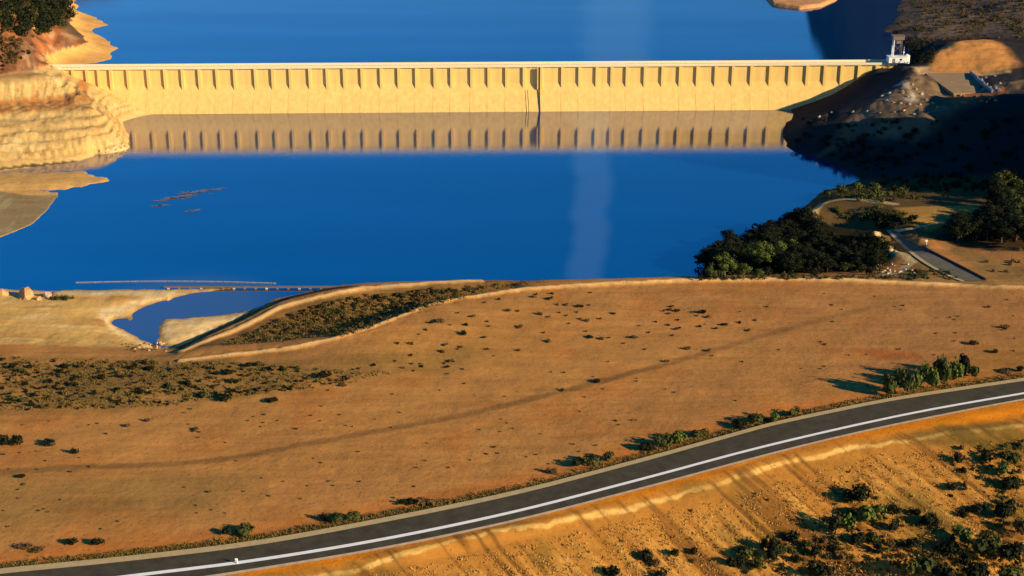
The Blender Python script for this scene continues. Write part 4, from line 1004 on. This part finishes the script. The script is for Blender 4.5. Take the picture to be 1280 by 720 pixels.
def thicket(name, label, cat, spec):
    """dense low growth that reads as one mass"""
    bm = {}
    groups = {}
    for pg, n, wr_, hr_, leaf in spec:
        us_ = [p[0] for p in pg]; vs_ = [p[1] for p in pg]; k = 0
        while k < n:
            u, v = R4.uniform(min(us_), max(us_)), R4.uniform(min(vs_), max(vs_))
            if not inside(u, v, pg): continue
            k += 1; p = grid_lookup(u, v)
            if p is None: continue
            sc = (p.y*cp + CAMH*sp) / F; s_ = R4.random()**1.6
            w_ = (wr_[0]+(wr_[1]-wr_[0])*s_)*sc/2; h_ = (hr_[0]+(hr_[1]-hr_[0])*s_)*sc
            b_ = groups.setdefault(leaf, bmesh.new())
            for q in range(3): leafcloud_at(b_, p + Vector((R4.gauss(0,.4)*w_, R4.gauss(0,.4)*w_, h_*.45)), w_*.7, h_*.55, 26, R4)
    me_all = bmesh.new(); mi = 0; mats = []
    o = None
    for leaf, b_ in groups.items():
        mtmp = bpy.data.meshes.new(name); b_.to_mesh(mtmp); b_.free(); n0 = len(me_all.faces)
        me_all.from_mesh(mtmp); me_all.faces.ensure_lookup_table()
        for f in me_all.faces[n0:]: f.material_index = len(mats)
        mats.append(leaf); bpy.data.meshes.remove(mtmp)
    o = obj(name, me_all, mats[0])
    for m_ in mats[1:]: o.data.materials.append(M[m_])
    return tag(o, label, cat, kind='stuff')
def leafcloud_at(bm, c, rx, rz_, n, r):
    for _ in range(n):
        d = Vector((r.gauss(0,1), r.gauss(0,1), r.gauss(0,1))).normalized(); k = .5 + .5*r.random()
        p = c + Vector((d.x*rx*k, d.y*rx*k, d.z*rz_*k)); s_ = max(rx*.28, .12) * r.uniform(.6, 1.3)
        t = Vector((r.gauss(0,1), r.gauss(0,1), r.gauss(0,1))).normalized(); w = t.cross(d + Vector((.01,.02,.3))).normalized(); t = w.cross(d).normalized()
        bm.faces.new([bm.verts.new(p + t*s_*a_ + w*s_*b_*.7) for a_, b_ in ((-1,-.4),(0,-1),(1,-.1),(.3,1))])
thicket('hill_thicket', 'dark scrub covering the wooded hill at the upper left', 'scrub', [([(0,0),(85,0),(92,20),(70,40),(35,50),(0,40)], 170, (8,22), (6,14), 'leaf_dark'), ([(0,0),(85,0),(92,20),(70,40),(35,50),(0,40)], 60, (7,14), (4,10), 'leaf'), ([(0,45),(30,50),(20,80),(0,88)], 70, (4,9), (3,6), 'leaf_dry'), ([(0,40),(45,52),(30,80),(0,90)], 30, (4,9), (3,5), 'leaf_dark')])
thicket('hillside_scrub', 'grey brown scrub covering the upper right hill beyond the dam', 'scrub', [([(1150,2),(1280,0),(1280,48),(1200,50),(1160,54),(1115,40)], 220, (3,8), (2,4), 'leaf_dry'), ([(1130,0),(1280,0),(1280,40),(1115,40)], 90, (3,9), (2,5), 'leaf'), ([(1112,40),(1150,50),(1170,72),(1160,82),(1140,80)], 40, (6,12), (6,12), 'leaf_dark')])
thicket('slope_scrub', 'dark scrub on the shaded slope right of the lake', 'scrub', [([(990,140),(1060,150),(1280,150),(1280,215),(1080,215),(990,180)], 110, (6,14), (3,8), 'leaf_dark'), ([(1100,222),(1280,218),(1280,240),(1100,240)], 60, (8,14), (5,9), 'leaf_dark')])
thicket('headland_scrub', 'low green scrub around the loop track and along the rim by the dark trees', 'scrub', [([(866,350),(880,325),(930,298),(1000,272),(1015,290),(1085,302),(1108,325),(1095,343)], 170, (12,20), (7,13), 'leaf_dark'), ([(1038,260),(1100,262),(1140,270),(1135,278),(1062,276)], 46, (7,14), (4,8), 'leaf'), ([(1020,236),(1140,230),(1200,246),(1100,254),(1040,250)], 60, (7,14), (4,9), 'leaf'), ([(880,346),(1130,346),(1140,349),(880,350)], 60, (4,9), (3,6), 'leaf'), ([(1140,338),(1180,340),(1200,350),(1130,350)], 30, (5,10), (3,6), 'leaf')])
thicket('slope_growth', 'olive and brown low growth between the bushes at the lower right', 'scrub', [([(960,700),(1060,660),(1200,680),(1280,640),(1280,722),(960,722)], 110, (6,14), (3,6), 'leaf'), ([(1040,640),(1130,630),(1200,670),(1280,630),(1280,722),(960,722),(960,680)], 130, (4,10), (2,5), 'leaf_dry'), ([(1220,560),(1280,560),(1280,640),(1240,640)], 40, (5,12), (3,6), 'leaf')])
thicket('plain_tufts', 'tiny dry tufts and stones dotted over the bare plain', 'ground cover', [([(0,530),(300,505),(640,440),(900,360),(1280,372),(1280,460),(900,530),(500,630),(0,690)], 140, (1.5,4), (1,2), 'leaf_dry'), ([(150,428),(200,430),(215,438),(160,440)], 20, (2,5), (1,2.5), 'leaf_dry'), ([(60,370),(95,372),(90,376),(62,376)], 14, (6,10), (4,6), 'leaf')])
thicket('hollow_scrub', 'brown and olive scrub of the hollow between the bright banks and the belt beside it', 'scrub', [(hollow, 150, (5,12), (2.5,5), 'leaf_dry'), (hollow, 120, (5,11), (2.5,5), 'leaf'), (hollow, 60, (5,10), (2.5,5), 'leaf_dark'), (belt, 150, (3,8), (1.5,3.5), 'leaf_dry'), (belt, 150, (3,8), (1.5,3.5), 'leaf_dark')])
# trees
hd = [(878,340),(886,322),(915,308),(950,298),(980,284),(1003,270),(1014,288),(1040,304),(1085,310),(1100,322),(1108,334),(1090,341),(1000,344)]
k = 0
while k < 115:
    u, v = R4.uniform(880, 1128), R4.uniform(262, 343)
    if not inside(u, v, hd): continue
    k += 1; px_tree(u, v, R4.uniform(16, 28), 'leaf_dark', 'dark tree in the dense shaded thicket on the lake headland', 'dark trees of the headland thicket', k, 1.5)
for j, (u, v, h, lb) in enumerate([(888,350,18,'low light green tree at the lakeside left end of the thicket'),(906,348,32,'light green tree nearest the lake, tallest at the left of the thicket'),(930,349,20,'light green low tree between the two taller lit ones'),(950,340,38,'light green tall tree in the middle of the lit row'),(972,328,28,'light green tree right of the middle of the lit row'),(988,322,24,'last light green tree at the right of the lit row'),(948,350,14,'small green tree at the foot of the tall middle lit one')]):
    px_tree(u, v, h, 'leaf_green', lb, None, j, 1.1)
for j in range(14): px_tree(R4.uniform(1030,1104), R4.uniform(322,341), R4.uniform(9,13), 'leaf', 'dim olive tree at the right of the shaded thicket', 'dim olive trees in the thicket', j, 1.3)
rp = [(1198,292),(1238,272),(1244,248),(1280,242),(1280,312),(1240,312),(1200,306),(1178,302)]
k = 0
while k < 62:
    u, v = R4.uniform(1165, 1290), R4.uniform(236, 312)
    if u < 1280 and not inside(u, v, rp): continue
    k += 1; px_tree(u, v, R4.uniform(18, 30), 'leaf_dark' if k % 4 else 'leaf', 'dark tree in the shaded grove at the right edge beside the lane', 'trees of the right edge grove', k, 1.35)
px_tree(1253, 246, 34, 'leaf', 'tallest olive tree standing above the right edge grove', None, 2, 1.4)

# loose ground cover, nobody could count it
def tufts(name, label, cat, pg, n, mat, h0, h1, w=.10):
    bm = bmesh.new(); k = 0; us_ = [p[0] for p in pg]; vs_ = [p[1] for p in pg]
    while k < n:
        u, v = R4.uniform(min(us_), max(us_)), R4.uniform(min(vs_), max(vs_))
        if not inside(u, v, pg): continue
        k += 1
        cl_ = grid_lookup(u, v)
        if cl_ is None: continue
        for j in range(7):
            x, y = cl_.x + R4.gauss(0,.28), cl_.y + R4.gauss(0,.28); z = cl_.z - .05
            a_ = R4.uniform(0, 3.14); hh = R4.uniform(h0, h1); ww = w*R4.uniform(.6, 1.5); lx, ly = R4.gauss(0,.3)*hh, R4.gauss(0,.3)*hh
            bm.faces.new([bm.verts.new((x-math.cos(a_)*ww, y-math.sin(a_)*ww, z)), bm.verts.new((x+math.cos(a_)*ww, y+math.sin(a_)*ww, z)), bm.verts.new((x+lx, y+ly, z+hh))])
    o = obj(name, bm, mat); tag(o, label, cat, kind='stuff')
tufts('dry_grass', 'dry yellow grass covering the slope below the road', 'grass', [(450,722),(700,668),(900,625),(1080,570),(1280,548),(1280,722)], 2600, 'grass', .10, .32)
tufts('roadside_grass', 'olive grass strip along the upper side of the road', 'grass', [(u, v-1) for u, v in road_top[2:12]] + [(u, v-8) for u, v in reversed(road_top[2:12])], 1500, 'grassg', .15, .45)
tufts('scrub_grass', 'dry olive ground cover of the left scrub belt', 'ground cover', belt, 1200, 'grassg', .15, .4, .14)
tufts('hollow_grass', 'brown ground cover in the hollow between the bright banks', 'ground cover', [(270,434),(360,393),(420,374),(520,362),(690,351),(600,366),(500,394),(440,418)], 1000, 'grassg', .15, .4, .14)

# marker posts
def marker(px, py, label, hh, board):
    p = grid_lookup(px, py); T = empty('marker_post', p); tag(T, label, 'marker post')
    bm = bmesh.new(); box(bm, (0, 0, hh/2), (.14, .14, hh)); obj('post', bm, 'wpaint', T)
    bm = bmesh.new(); box(bm, (-.12, -.1, hh), (board, .08, board), 0, .02); obj('board', bm, 'wpaint', T)
    bm = bmesh.new(); box(bm, (0, 0, .05), (.5, .5, .3), 0, .03); obj('footing', bm, 'greycl', T)
marker(1158, 306.5, 'small white marker board on a post beside the side lane', 1.1, .5)
marker(297, 706, 'small white marker post beside the white line on the road at lower left', .9, .35)

# ------------------------------------------------------------------ light
EL = math.radians(20); AZ = math.radians(-30)      # sun: height, angle from +X
sd_ = Vector((math.cos(EL)*math.cos(AZ), math.cos(EL)*math.sin(AZ), math.sin(EL)))
sl__ = bpy.data.lights.new('sun', 'SUN'); sl__.energy = 4.8; sl__.angle = math.radians(.5); sl__.color = (1.0, .80, .50)
so = bpy.data.objects.new('sun', sl__); col.objects.link(so); so.rotation_euler = sd_.to_track_quat('Z', 'Y').to_euler(); so.location = (200, -100, 300)
w = bpy.data.worlds.new('World'); C.world = w; w.use_nodes = True; nt = w.node_tree; bg = nt.nodes['Background']
sk = nt.nodes.new('ShaderNodeTexSky'); sk.sky_type = 'NISHITA'; sk.sun_disc = False; sk.sun_elevation = EL
sk.sun_rotation = math.atan2(sd_.x, sd_.y); sk.air_density = .65; sk.dust_density = .05; sk.ozone_density = 3.0
hs_ = nt.nodes.new('ShaderNodeHueSaturation'); hs_.inputs['Saturation'].default_value = 1.34; hs_.inputs['Hue'].default_value = .503; hs_.inputs['Value'].default_value = .75
nt.links.new(sk.outputs[0], hs_.inputs['Color']); nt.links.new(hs_.outputs[0], bg.inputs['Color']); bg.inputs['Strength'].default_value = .148
C.view_settings.view_transform = 'Standard'; C.view_settings.look = 'None'; C.view_settings.exposure = .55; C.view_settings.gamma = 1
C.cycles.max_bounces = 4; C.cycles.diffuse_bounces = 2; C.cycles.glossy_bounces = 3
